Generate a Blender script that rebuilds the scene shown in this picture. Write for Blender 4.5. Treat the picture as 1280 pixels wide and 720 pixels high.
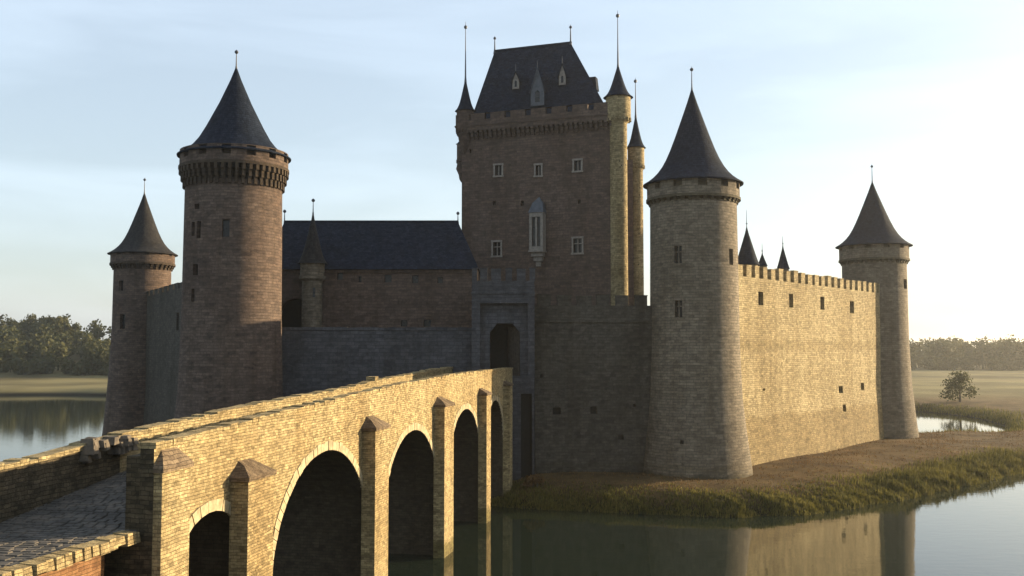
import bpy, math, random
import numpy as np
from mathutils import Vector
random.seed(7); rng = np.random.default_rng(11)
R = math.radians
S = bpy.context.scene
for o in list(bpy.data.objects): bpy.data.objects.remove(o)
C = S.collection

# ------------------------------------------------------------------ camera, sky, sun, exposure
FPX = 1250.0; PITCH = math.atan(76 / FPX); CZ = 14.0
cam_d = bpy.data.cameras.new('camera'); cam = bpy.data.objects.new('camera', cam_d); C.objects.link(cam)
cam.location = (0, 0, CZ); cam.rotation_euler = (R(90) + PITCH, 0, 0)
cam_d.sensor_width = 36; cam_d.lens = 36 * FPX / 1280; cam_d.clip_end = 8000; cam_d.clip_start = 0.5
S.camera = cam
SUN_AZ = R(23.5)      # degrees behind +X
SUN_EL = R(11.2)
sd = Vector((math.cos(SUN_EL) * math.cos(SUN_AZ), math.cos(SUN_EL) * math.sin(SUN_AZ), math.sin(SUN_EL)))
sun_d = bpy.data.lights.new('sun', 'SUN'); sun = bpy.data.objects.new('sun', sun_d); C.objects.link(sun)
sun_d.energy = 5.0; sun_d.angle = R(0.6); sun_d.color = (1.0, 0.79, 0.50)
sun.rotation_euler = sd.to_track_quat('Z', 'Y').to_euler(); sun.location = (60, 60, 60)
W = bpy.data.worlds.new('World'); S.world = W; W.use_nodes = True
nt = W.node_tree; nt.nodes.clear()
wo = nt.nodes.new('ShaderNodeOutputWorld'); bg = nt.nodes.new('ShaderNodeBackground'); bg.inputs[1].default_value = 0.056
sky = nt.nodes.new('ShaderNodeTexSky'); sky.sky_type = 'NISHITA'; sky.sun_disc = False
sky.sun_elevation = SUN_EL; sky.sun_rotation = math.pi / 2 - SUN_AZ
sky.dust_density = 1.5; sky.air_density = 1.0; sky.ozone_density = 1.0
# thin streaky cirrus, laid on the sky's own direction
tc = nt.nodes.new('ShaderNodeTexCoord'); mp = nt.nodes.new('ShaderNodeMapping'); mp.inputs['Scale'].default_value = (1.6, 1.6, 9.0)
mp.inputs['Rotation'].default_value = (R(8), R(-9), 0)
nz = nt.nodes.new('ShaderNodeTexNoise'); nz.inputs['Scale'].default_value = 1.7; nz.inputs['Detail'].default_value = 6; nz.inputs['Distortion'].default_value = 0.5
cr = nt.nodes.new('ShaderNodeValToRGB'); cr.color_ramp.elements[0].position = 0.40; cr.color_ramp.elements[1].position = 0.72
cr.color_ramp.elements[1].color = (0.95, 0.95, 0.95, 1)
cr.color_ramp.elements[0].color = (0.68, 0.68, 0.68, 1)
mx = nt.nodes.new('ShaderNodeMix'); mx.data_type = 'RGBA'; 
cl = nt.nodes.new('ShaderNodeVectorMath'); cl.operation = 'MULTIPLY_ADD'; cl.inputs[1].default_value = (.78, .78, .78); cl.inputs[2].default_value = (3.75, 4.3, 5.0)
nt.links.new(sky.outputs[0], cl.inputs[0]); nt.links.new(cl.outputs[0], mx.inputs[7])
L = nt.links.new
L(tc.outputs['Generated'], mp.inputs[0]); L(mp.outputs[0], nz.inputs[0]); L(nz.outputs[0], cr.inputs[0])
L(cr.outputs[0], mx.inputs[0]); L(sky.outputs[0], mx.inputs[6]); L(mx.outputs[2], bg.inputs[0]); L(bg.outputs[0], wo.inputs[0])
S.view_settings.view_transform = 'Standard'; S.view_settings.look = 'None'
S.view_settings.exposure = 1.42; S.view_settings.gamma = 1.0; S.view_settings.use_curve_mapping = False
S.render.engine = 'CYCLES'

# ------------------------------------------------------------------ pixel <-> world
cp, sp = math.cos(PITCH), math.sin(PITCH)
def ray(px, py):
    h = (px - 640) / FPX; v = (360 - py) / FPX
    return Vector((h, cp - v * sp, sp + v * cp))
def at(px, py, Y):
    r = ray(px, py); return Vector((0, 0, CZ)) + r * (Y / r.y)
def zat(py, Y): return at(640, py, Y).z
def gnd(px, py, z=0.0):
    r = ray(px, py); return Vector((0, 0, CZ)) + r * ((z - CZ) / r.z)
def proj(p):
    q = Vector(p) - Vector((0, 0, CZ)); y = q.y * cp + q.z * sp; z = -q.y * sp + q.z * cp
    return 640 + FPX * q.x / y, 360 - FPX * z / y

# ------------------------------------------------------------------ materials
def mat(name): 
    m = bpy.data.materials.new(name); m.use_nodes = True
    return m, m.node_tree, m.node_tree.nodes['Principled BSDF']
def stone(name, c1, c2, mortar, bw=0.62, rh=0.27, bump=0.5, spec=.2, stain=(0.5, 0.45, 0.38), stain_amt=0.5, dist=0.03, uvdist=0.07, rough=0.9, tint=None, bands=None, rubble=0, pit=1.1):
    m, t, b = mat(name); N = t.nodes.new; l = t.links.new
    b.inputs['Coat Weight'].default_value = 0; uv = N('ShaderNodeUVMap'); uv.uv_map = 'UVMap'
    geo = N('ShaderNodeTexCoord')
    nd = N('ShaderNodeTexNoise'); nd.inputs['Scale'].default_value = 1.6; nd.inputs['Detail'].default_value = 3
    l(uv.outputs[0], nd.inputs[0])
    sb = N('ShaderNodeVectorMath'); sb.operation = 'SUBTRACT'; sb.inputs[1].default_value = (.5, .5, .5); l(nd.outputs[1], sb.inputs[0])
    sc = N('ShaderNodeVectorMath'); sc.operation = 'SCALE'; sc.inputs['Scale'].default_value = uvdist * 2; l(sb.outputs[0], sc.inputs[0])
    ad = N('ShaderNodeVectorMath'); ad.operation = 'ADD'; l(uv.outputs[0], ad.inputs[0]); l(sc.outputs[0], ad.inputs[1])
    br = N('ShaderNodeTexBrick'); br.inputs['Scale'].default_value = 1; br.inputs['Brick Width'].default_value = bw
    br.inputs['Row Height'].default_value = rh; br.inputs['Mortar Size'].default_value = rh * 0.07; br.inputs['Mortar Smooth'].default_value = 0.6
    br.inputs['Color1'].default_value = (0, 0, 0, 1); br.inputs['Color2'].default_value = (1, 1, 1, 1); br.inputs['Mortar'].default_value = (.5, .5, .5, 1)
    br.offset_frequency = 2; br.squash = 1.25; br.squash_frequency = 3
    l(ad.outputs[0], br.inputs[0])
    # second, offset layer of courses breaks the regular bond
    mp = N('ShaderNodeMapping'); mp.inputs['Location'].default_value = (3.37, 0, 0); mp.inputs['Scale'].default_value = (.63, 1.0, 1); l(ad.outputs[0], mp.inputs[0])
    wn = N('ShaderNodeTexVoronoi'); wn.inputs['Scale'].default_value = 1.0; wn.feature = 'F1'
    mp2 = N('ShaderNodeMapping'); mp2.inputs['Scale'].default_value = (1 / bw, 1 / rh, 1); l(ad.outputs[0], mp2.inputs[0]); l(mp2.outputs[0], wn.inputs[0])
    mixc = N('ShaderNodeMix'); mixc.data_type = 'RGBA'; mixc.inputs[6].default_value = (*c1, 1); mixc.inputs[7].default_value = (*c2, 1)
    av = N('ShaderNodeMath'); av.operation = 'MULTIPLY_ADD'; av.inputs[1].default_value = 0.5
    sepv = N('ShaderNodeSeparateColor'); l(wn.outputs['Color'], sepv.inputs[0])
    hv = N('ShaderNodeMath'); hv.operation = 'MULTIPLY'; hv.inputs[1].default_value = .5; l(sepv.outputs[0], hv.inputs[0])
    l(br.outputs[0], av.inputs[0]); l(hv.outputs[0], av.inputs[2]); l(av.outputs[0], mixc.inputs[0])
    # weather stains
    ns = N('ShaderNodeTexNoise'); ns.inputs['Scale'].default_value = .16; ns.inputs['Detail'].default_value = 7; ns.inputs['Roughness'].default_value = .68
    mps = N('ShaderNodeMapping'); mps.inputs['Scale'].default_value = (1.0, 1.0, .55); l(geo.outputs['Object'], mps.inputs[0]); l(mps.outputs[0], ns.inputs[0])
    rs = N('ShaderNodeMapRange'); rs.inputs[1].default_value = .42; rs.inputs[2].default_value = .68; rs.inputs[4].default_value = stain_amt; l(ns.outputs[0], rs.inputs[0])
    ms = N('ShaderNodeMix'); ms.data_type = 'RGBA'; ms.blend_type = 'MULTIPLY'; ms.inputs[7].default_value = (*stain, 1)
    l(rs.outputs[0], ms.inputs[0]); l(mixc.outputs[2], ms.inputs[6])
    nk = N('ShaderNodeTexNoise'); nk.inputs['Scale'].default_value = 1.0; nk.inputs['Detail'].default_value = 6; nk.inputs['Roughness'].default_value = .6
    mk = N('ShaderNodeMapping'); mk.inputs['Scale'].default_value = (.85, .85, .07); l(geo.outputs['Object'], mk.inputs[0]); l(mk.outputs[0], nk.inputs[0])
    rk = N('ShaderNodeMapRange'); rk.inputs[1].default_value = .48; rk.inputs[2].default_value = .70; rk.inputs[4].default_value = .55; l(nk.outputs[0], rk.inputs[0])
    mk2 = N('ShaderNodeMix'); mk2.data_type = 'RGBA'; mk2.blend_type = 'MULTIPLY'; mk2.inputs[7].default_value = (.58, .54, .47, 1); l(rk.outputs[0], mk2.inputs[0]); l(ms.outputs[2], mk2.inputs[6]); ms = mk2
    # fine grain
    nf = N('ShaderNodeTexNoise'); nf.inputs['Scale'].default_value = 2.6; nf.inputs['Detail'].default_value = 9; nf.inputs['Roughness'].default_value = .75; l(geo.outputs['Object'], nf.inputs[0])
    rf = N('ShaderNodeMapRange'); rf.inputs[1].default_value = .3; rf.inputs[2].default_value = .7; rf.inputs[3].default_value = .62; rf.inputs[4].default_value = 1.32; l(nf.outputs[0], rf.inputs[0])
    mf = N('ShaderNodeVectorMath'); mf.operation = 'SCALE'; l(ms.outputs[2], mf.inputs[0]); l(rf.outputs[0], mf.inputs['Scale'])
    last = mf.outputs[0]
    if bands:
        su = N('ShaderNodeSeparateXYZ'); l(uv.outputs[0], su.inputs[0])
        nb = N('ShaderNodeTexNoise'); nb.inputs['Scale'].default_value = .5; nb.inputs['Detail'].default_value = 5; l(uv.outputs[0], nb.inputs[0])
        zz = N('ShaderNodeMath'); zz.operation = 'MULTIPLY_ADD'; zz.inputs[1].default_value = 1.6; l(nb.outputs[0], zz.inputs[0]); l(su.outputs[1], zz.inputs[2])
        for (z0, z1, col, amt) in bands:
            a = N('ShaderNodeMapRange'); a.inputs[1].default_value = z0 + .8; a.inputs[2].default_value = z0 + 1.2; l(zz.outputs[0], a.inputs[0])
            c = N('ShaderNodeMapRange'); c.inputs[1].default_value = z1 + .8; c.inputs[2].default_value = z1 + 1.2; c.inputs[3].default_value = amt; c.inputs[4].default_value = 0; l(zz.outputs[0], c.inputs[0])
            k = N('ShaderNodeMath'); k.operation = 'MULTIPLY'; l(a.outputs[0], k.inputs[0]); l(c.outputs[0], k.inputs[1])
            mm = N('ShaderNodeMix'); mm.data_type = 'RGBA'; mm.blend_type = 'MULTIPLY'; mm.inputs[7].default_value = (*col, 1)
            l(k.outputs[0], mm.inputs[0]); l(last, mm.inputs[6]); last = mm.outputs[2]
    mort = br.outputs[1]
    if rubble:
        ve = N('ShaderNodeTexVoronoi'); ve.feature = 'DISTANCE_TO_EDGE'; ve.inputs['Randomness'].default_value = rubble; wn.inputs['Randomness'].default_value = rubble
        l(mp2.outputs[0], ve.inputs[0]); re_ = N('ShaderNodeMapRange'); re_.inputs[1].default_value = .02; re_.inputs[2].default_value = .16; re_.inputs[3].default_value = 1; re_.inputs[4].default_value = 0; l(ve.outputs[0], re_.inputs[0]); mort = re_.outputs[0]
        hv.inputs[1].default_value = 1.0; av.inputs[1].default_value = 0.0
    mo = N('ShaderNodeMix'); mo.data_type = 'RGBA'; mo.inputs[7].default_value = (*mortar, 1); l(mort, mo.inputs[0]); l(last, mo.inputs[6])
    l(mo.outputs[2], b.inputs['Base Color'])
    # bump: joints + uneven stone faces + grain
    inv = N('ShaderNodeMath'); inv.operation = 'SUBTRACT'; inv.inputs[0].default_value = 1; l(mort, inv.inputs[1])
    h1 = N('ShaderNodeMath'); h1.operation = 'MULTIPLY_ADD'; h1.inputs[1].default_value = .8; l(av.outputs[0], h1.inputs[0]); l(inv.outputs[0], h1.inputs[2])
    h2 = N('ShaderNodeMath'); h2.operation = 'MULTIPLY_ADD'; h2.inputs[1].default_value = pit; l(nf.outputs[0], h2.inputs[0]); l(h1.outputs[0], h2.inputs[2])
    bp = N('ShaderNodeBump'); bp.inputs['Strength'].default_value = bump; bp.inputs['Distance'].default_value = dist; l(h2.outputs[0], bp.inputs['Height']); l(bp.outputs[0], b.inputs['Normal'])
    b.inputs['Roughness'].default_value = rough; b.inputs['Specular IOR Level'].default_value = spec
    return m
def noisy(name, c1, c2, scale=2, rough=.9, bump=.3, dist=.02, spec=.3, detail=8, c3=None):
    m, t, b = mat(name); N = t.nodes.new; l = t.links.new
    g = N('ShaderNodeTexCoord'); n = N('ShaderNodeTexNoise'); n.inputs['Scale'].default_value = scale; n.inputs['Detail'].default_value = detail; n.inputs['Roughness'].default_value = .65
    l(g.outputs['Object'], n.inputs[0])
    r = N('ShaderNodeValToRGB'); r.color_ramp.elements[0].position = .35; r.color_ramp.elements[1].position = .65
    r.color_ramp.elements[0].color = (*c1, 1); r.color_ramp.elements[1].color = (*c2, 1)
    if c3: e = r.color_ramp.elements.new(.5); e.color = (*c3, 1)
    l(n.outputs[0], r.inputs[0]); l(r.outputs[0], b.inputs['Base Color'])
    if bump:
        bp = N('ShaderNodeBump'); bp.inputs['Strength'].default_value = bump; bp.inputs['Distance'].default_value = dist; l(n.outputs[0], bp.inputs['Height']); l(bp.outputs[0], b.inputs['Normal'])
    b.inputs['Roughness'].default_value = rough; b.inputs['Specular IOR Level'].default_value = spec
    return m
def foliage(name, cols, scale=.12, transl=.25):
    m, t, b = mat(name); N = t.nodes.new; l = t.links.new
    g = N('ShaderNodeTexCoord'); n = N('ShaderNodeTexNoise'); n.inputs['Scale'].default_value = scale; n.inputs['Detail'].default_value = 5; l(g.outputs['Object'], n.inputs[0])
    at_ = N('ShaderNodeAttribute'); at_.attribute_name = 'leafvar'
    a = N('ShaderNodeMath'); a.operation = 'MULTIPLY_ADD'; a.inputs[1].default_value = .45; l(at_.outputs['Fac'], a.inputs[0])
    k = N('ShaderNodeMath'); k.operation = 'MULTIPLY'; k.inputs[1].default_value = .62; l(n.outputs[0], k.inputs[0]); l(k.outputs[0], a.inputs[2])
    r = N('ShaderNodeValToRGB'); r.color_ramp.elements[0].position = .25; r.color_ramp.elements[1].position = .75
    r.color_ramp.elements[0].color = (*cols[0], 1); r.color_ramp.elements[1].color = (*cols[1], 1)
    l(a.outputs[0], r.inputs[0]); l(r.outputs[0], b.inputs['Base Color'])
    b.inputs['Roughness'].default_value = .75; b.inputs['Specular IOR Level'].default_value = .15
    tr = N('ShaderNodeBsdfTranslucent'); l(r.outputs[0], tr.inputs[0])
    ms = N('ShaderNodeMixShader'); ms.inputs[0].default_value = transl
    out = t.nodes['Material Output']; l(b.outputs[0], ms.inputs[1]); l(tr.outputs[0], ms.inputs[2]); l(ms.outputs[0], out.inputs[0])
    return m
M = {}
M['tower'] = stone('tower_stone', bands=[(-3, 1.9, (.42, .42, .30), .75), (2.2, 2.7, (.72, .70, .58), .6)], c1=(.062, .046, .038), c2=(.155, .112, .085), mortar=(.055, .042, .034), bump=.8, dist=.05, stain=(.55, .42, .36), stain_amt=.6)
M['keep'] = stone('keep_stone', (.062, .044, .036), (.135, .096, .074), (.055, .041, .034), bw=.7, rh=.3, bump=.6, dist=.04, stain=(.6, .5, .45), stain_amt=.5)
M['pale'] = stone('pale_tower_stone', bands=[(-3, 1.9, (.42, .42, .30), .75), (2.2, 2.7, (.72, .70, .58), .6)], c1=(.10, .085, .062), c2=(.225, .185, .135), mortar=(.075, .063, .047), bump=.9, dist=.06, stain=(.5, .46, .40), stain_amt=.55)
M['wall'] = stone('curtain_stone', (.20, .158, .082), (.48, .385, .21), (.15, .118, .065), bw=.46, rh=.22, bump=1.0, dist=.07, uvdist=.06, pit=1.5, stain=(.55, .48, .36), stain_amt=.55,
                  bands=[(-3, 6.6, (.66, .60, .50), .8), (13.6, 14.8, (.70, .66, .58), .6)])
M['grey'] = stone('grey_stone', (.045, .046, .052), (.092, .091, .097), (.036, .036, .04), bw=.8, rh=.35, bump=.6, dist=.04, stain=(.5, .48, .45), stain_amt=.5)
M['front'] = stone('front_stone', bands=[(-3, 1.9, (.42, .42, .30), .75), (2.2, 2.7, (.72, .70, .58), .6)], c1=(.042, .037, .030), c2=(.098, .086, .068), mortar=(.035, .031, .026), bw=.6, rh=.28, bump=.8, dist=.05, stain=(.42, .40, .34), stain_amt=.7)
M['bridge'] = stone('bridge_stone', (.20, .152, .076), (.60, .475, .25), (.13, .10, .055), bw=.27, rh=.12, bands=[(-3, .9, (.38, .40, .26), .85)], bump=1.0, dist=.13, uvdist=.045, stain=(.62, .50, .36), stain_amt=.55, pit=1.6)
M['voussoir'] = noisy('voussoir_stone', (.22, .175, .10), (.40, .325, .20), scale=3, bump=.6, dist=.03)
M['brick'] = stone('abutment_brick', (.12, .055, .025), (.26, .14, .065), (.12, .08, .04), bw=.3, rh=.12, bump=1.0, dist=.04)
M['paver'] = noisy('paver_stone', (.045, .04, .035), (.12, .10, .08), scale=1.4, bump=.7, dist=.03, c3=(.075, .068, .058))
M['worn_shaded'] = stone('worn_shaded_stone', (.05, .04, .024), (.16, .125, .075), (.03, .024, .016), bw=.34, rh=.15, bump=1.0, dist=.12, pit=2.0)  # rough masonry, its colour darkened to put shade on the unlit faces
M['arch_shade'] = stone('shaded_arch_stone', (.035, .028, .018), (.075, .06, .04), (.02, .016, .012), bw=.36, rh=.16, bump=.8, dist=.05)  # darkened colour stands in for the shadow inside the arches
M['cap'] = stone('cap_stone', (.10, .07, .045), (.24, .18, .115), (.07, .05, .035), bw=.3, rh=.13, bump=1.0, dist=.08)
M['rubble'] = noisy('rubble_stone', (.05, .042, .034), (.15, .12, .085), scale=2.2, bump=1, dist=.06)
M['trim'] = noisy('trim_stone', (.15, .13, .11), (.25, .22, .185), scale=4, bump=.3)
M['slate'] = stone('roof_slate', (.004, .008, .018), (.020, .028, .046), (.003, .005, .009), bw=.34, rh=.26, bump=.8, dist=.05, stain=(.7, .68, .62), stain_amt=.5, rough=.8, uvdist=.03, spec=.05)
M['slate_warm'] = stone('weathered_slate', (.016, .017, .02), (.045, .042, .040), (.02, .02, .02), bw=.3, rh=.22, bump=.6, dist=.03, stain=(.7, .6, .5), stain_amt=.6, rough=.8, uvdist=.03, spec=.05)
M['iron'] = noisy('finial_metal', (.05, .05, .055), (.10, .10, .11), scale=5, rough=.5, bump=0)
M['glass'] = noisy('window_glass', (.006, .007, .009), (.012, .013, .016), scale=3, rough=.25, bump=0)
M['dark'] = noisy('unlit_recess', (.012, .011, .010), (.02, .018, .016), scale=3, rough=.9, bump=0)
M['oriel'] = noisy('lead_roof', (.04, .047, .058), (.08, .088, .10), scale=2, rough=.6)
M['wood'] = noisy('gate_wood', (.035, .028, .022), (.07, .055, .045), scale=3, rough=.8)
M['leaf'] = foliage('leaf', [(.030, .042, .012), (.14, .135, .04)])
M['leaf_far'] = foliage('leaf_far', [(.030, .038, .014), (.095, .090, .034)], scale=.05)
M['grass'] = foliage('grass_blade', [(.025, .032, .008), (.17, .145, .035)], scale=.25, transl=.35)
M['dry'] = foliage('dry_grass', [(.06, .035, .014), (.17, .10, .04)], scale=.2, transl=.25)
M['bark'] = noisy('bark', (.04, .03, .022), (.09, .07, .05), scale=6)

# ------------------------------------------------------------------ mesh collector
class MB:
    def __init__(s): s.v = []; s.f = []; s.uv = []; s.sm = []
    def quad(s, pts, uvs=None, smooth=False):
        n = len(s.v); s.v += [tuple(p) for p in pts]; s.f.append(tuple(range(n, n + len(pts))))
        if uvs is None:
            a = Vector(pts[0]); e1 = (Vector(pts[1]) - a); l1 = e1.length or 1; e1 = e1 / l1
            nn = e1.cross(Vector(pts[-1]) - a)
            if abs(nn.normalized().z) < .7 if nn.length > 1e-9 else False:
                h = Vector((nn.y, -nn.x, 0)).normalized()
                uvs = [(Vector(p).dot(h), p[2]) for p in pts]
            else: uvs = [(p[0], p[1]) for p in pts]
        s.uv += list(uvs); s.sm.append(smooth)
    def box8(s, P):   # P: 8 points, bottom ring 0-3, top ring 4-7
        for q in ((0, 1, 2, 3), (4, 5, 6, 7), (0, 1, 5, 4), (1, 2, 6, 5), (2, 3, 7, 6), (3, 0, 4, 7)): s.quad([P[i] for i in q])
    def box(s, c, size, rot=0, tilt=0, taper=1.0):
        c = Vector(c); hx, hy, hz = [k / 2 for k in size]; cr_, sr = math.cos(rot), math.sin(rot); P = []
        for z in (-1, 1):
            t = taper if z > 0 else 1
            for x, y in ((-1, -1), (1, -1), (1, 1), (-1, 1)):
                X, Y_, Z = x * hx * t, y * hy * t, z * hz + x * hx * math.tan(tilt)
                P.append((c.x + X * cr_ - Y_ * sr, c.y + X * sr + Y_ * cr_, c.z + Z))
        s.box8(P)
    def patch(s, P, u0, u1, v0, v1, d0, d1):   # box on a mapped wall surface
        q = [P(u0, v0, d0), P(u1, v0, d0), P(u1, v0, d1), P(u0, v0, d1), P(u0, v1, d0), P(u1, v1, d0), P(u1, v1, d1), P(u0, v1, d1)]
        s.box8(q)
    def lathe(s, c, prof, n=48, usc=None, a0=0, smooth=True, jit=0):
        c = Vector(c); rm = usc or max(r for z, r in prof); base = len(s.v)
        for j, (z, r) in enumerate(prof):
            for i in range(n + 1):
                a = a0 + math.pi / 2 + 2 * math.pi * i / n
                s.v.append((c.x + r * math.cos(a), c.y + r * math.sin(a), c.z + z))
        L_ = [0]
        for j in range(1, len(prof)): L_.append(L_[-1] + math.hypot(prof[j][0] - prof[j - 1][0], prof[j][1] - prof[j - 1][1]))
        for j in range(len(prof) - 1):
            for i in range(n):
                a = base + j * (n + 1) + i
                s.f.append((a, a + 1, a + n + 2, a + n + 1)); s.sm.append(smooth)
                s.uv += [(2 * math.pi * i / n * rm, L_[j]), (2 * math.pi * (i + 1) / n * rm, L_[j]), (2 * math.pi * (i + 1) / n * rm, L_[j + 1]), (2 * math.pi * i / n * rm, L_[j + 1])]
    def grid(s, P, us, vs, holes=(), usc=1.0, depth=.5, smooth=False, keep=None):
        us = sorted(set(list(us) + [h[0] for h in holes] + [h[1] for h in holes])); vs = sorted(set(list(vs) + [h[2] for h in holes] + [h[3] for h in holes]))
        base = len(s.v); nv = len(vs)
        for u in us:
            for v in vs: s.v.append(tuple(P(u, v, 0)))
        for i in range(len(us) - 1):
            for j in range(nv - 1):
                uc, vc = (us[i] + us[i + 1]) / 2, (vs[j] + vs[j + 1]) / 2
                if any(h[0] < uc < h[1] and h[2] < vc < h[3] for h in holes): continue
                a = base + i * nv + j
                s.f.append((a, a + nv, a + nv + 1, a + 1)); s.sm.append(smooth)
                s.uv += [(us[i] * usc, vs[j]), (us[i + 1] * usc, vs[j]), (us[i + 1] * usc, vs[j + 1]), (us[i] * usc, vs[j + 1])]
        for (u0, u1, v0, v1) in [h[:4] for h in holes]:
            c = [(u0, v0), (u1, v0), (u1, v1), (u0, v1)]
            for k in range(4):
                a, b = c[k], c[(k + 1) % 4]
                s.quad([P(*a, 0), P(*b, 0), P(*b, depth), P(*a, depth)])
    def build(s, name, m, parent=None, loc=None):
        me = bpy.data.meshes.new(name); me.from_pydata(s.v, [], s.f)
        uvl = me.uv_layers.new(name='UVMap'); uvl.data.foreach_set('uv', np.array(s.uv, dtype=np.float32).ravel())
        me.polygons.foreach_set('use_smooth', s.sm); me.materials.append(m)
        if any(s.sm): me.set_sharp_from_angle(angle=R(38))
        me.update()
        o = bpy.data.objects.new(name, me); C.objects.link(o)
        if parent is not None:
            o.parent = parent; w = world_loc(parent)
            me.vertices.foreach_set('co', (np.array(s.v, dtype=np.float32) - np.array(w, dtype=np.float32)).ravel()); me.update()
        return o
def world_loc(p):
    w = Vector((0, 0, 0))
    while p is not None: w += p.location; p = p.parent
    return w
def thing(name, label, cat, loc, group=None):
    o = bpy.data.objects.new(name, None); C.objects.link(o); o.location = loc; o['label'] = label; o['category'] = cat
    o.empty_display_size = .5
    if group: o['group'] = group
    return o
def copy_part(o, dloc, rz, parent):
    c = o.copy(); C.objects.link(c); c.parent = parent; c.location = dloc; c.rotation_euler = (0, 0, rz); return c
def local_mesh(mb, name, m):
    o = mb.build(name, m); return o

# window on any mapped surface
def window(P, h, parent, depth=.45, kind='slit', usc=1.0, fm=None):
    fm = fm or M['trim']
    u0, u1, v0, v1 = h[:4]
    b = MB(); b.quad([P(u0, v0, depth - .03), P(u1, v0, depth - .03), P(u1, v1, depth - .03), P(u0, v1, depth - .03)])
    w = b.build('window', M['glass'] if kind != 'hole' else M['dark'], parent)
    if kind in ('framed', 'cross'):
        f = MB(); t = .2; e = t / usc
        f.patch(P, u0 - e, u0, v0 - .004, v1, -.07, .16); f.patch(P, u1, u1 + e, v0 - .004, v1, -.07, .16)
        f.patch(P, u0 - e * 1.2, u1 + e * 1.2, v1, v1 + t * 1.1, -.10, .17); f.patch(P, u0 - e * 1.3, u1 + e * 1.3, v0 - t, v0 - .004, -.13, .17)
        f.build('frame', fm, w)
        g = MB(); c = (u0 + u1) / 2; k = .045 / usc
        g.patch(P, c - k, c + k, v0, v1, .12, .24)
        if kind == 'cross': g.patch(P, u0, u1, v0 + (v1 - v0) * .62, v0 + (v1 - v0) * .62 + .1, .13, .235)
        g.build('mullion', fm, w)
    return w

# ------------------------------------------------------------------ mappings
def cyl_map(cx, cy, rf):
    def P(a, z, d): r = rf(z) - d; return Vector((cx + r * math.sin(a), cy - r * math.cos(a), z))   # a=0 faces -Y, + towards +X
    return P
def cyl_find(cx, cy, r, px, py):
    best = None
    for i in range(-140, 141):
        a = R(i * .7); x, y = cx + r * math.sin(a), cy - r * math.cos(a)
        n = (math.sin(a), -math.cos(a))
        if n[0] * -x + n[1] * -y <= 0: continue
        q = zat(py, y); e = abs(proj((x, y, q))[0] - px)
        if best is None or e < best[0]: best = (e, a, q, y)
    return best[1:]
def plane_map(p0, p1, batter=None):
    p0 = Vector((p0[0], p0[1], 0)); p1 = Vector((p1[0], p1[1], 0)); e = (p1 - p0).normalized(); n = Vector((e.y, -e.x, 0))
    def P(u, z, d):
        off = batter(z) if batter else 0
        q = p0 + e * u + n * (off - d); return Vector((q.x, q.y, z))
    P.len = (p1 - p0).length; P.p0 = p0; P.e = e; P.n = n
    return P
def plane_find(P, px, py):
    r = ray(px, py); o = Vector((0, 0, CZ)); t = (P.p0 - o).dot(P.n) / r.dot(P.n); q = o + r * t
    return (q - P.p0).dot(P.e), q.z, q.y
def frange(a, b, n): return [a + (b - a) * i / n for i in range(n + 1)]
def interp(tab):
    xs = [t[0] for t in tab]; ys = [t[1] for t in tab]
    return lambda x: float(np.interp(x, xs, ys))

def finial(c, z0, z1, parent, ball=True, vane=False, r=.07):
    b = MB(); H = z1 - z0
    b.lathe((c[0], c[1], z0), [(-.4, r * 2.2), (0, r * 1.6), (H * .08, r * 1.1), (H * .85, r * .55), (H, r * .3)], n=8)
    if ball: b.lathe((c[0], c[1], z0 + H * .86), [(-.2, .02), (-.12, .14), (0, .19), (.12, .14), (.2, .02)], n=10)
    if not ball: b.lathe((c[0], c[1], z0 + H * .2), [(-.1, .03), (0, .14), (.1, .03)], n=8)
    return b.build('finial', M['iron'], parent)

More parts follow.
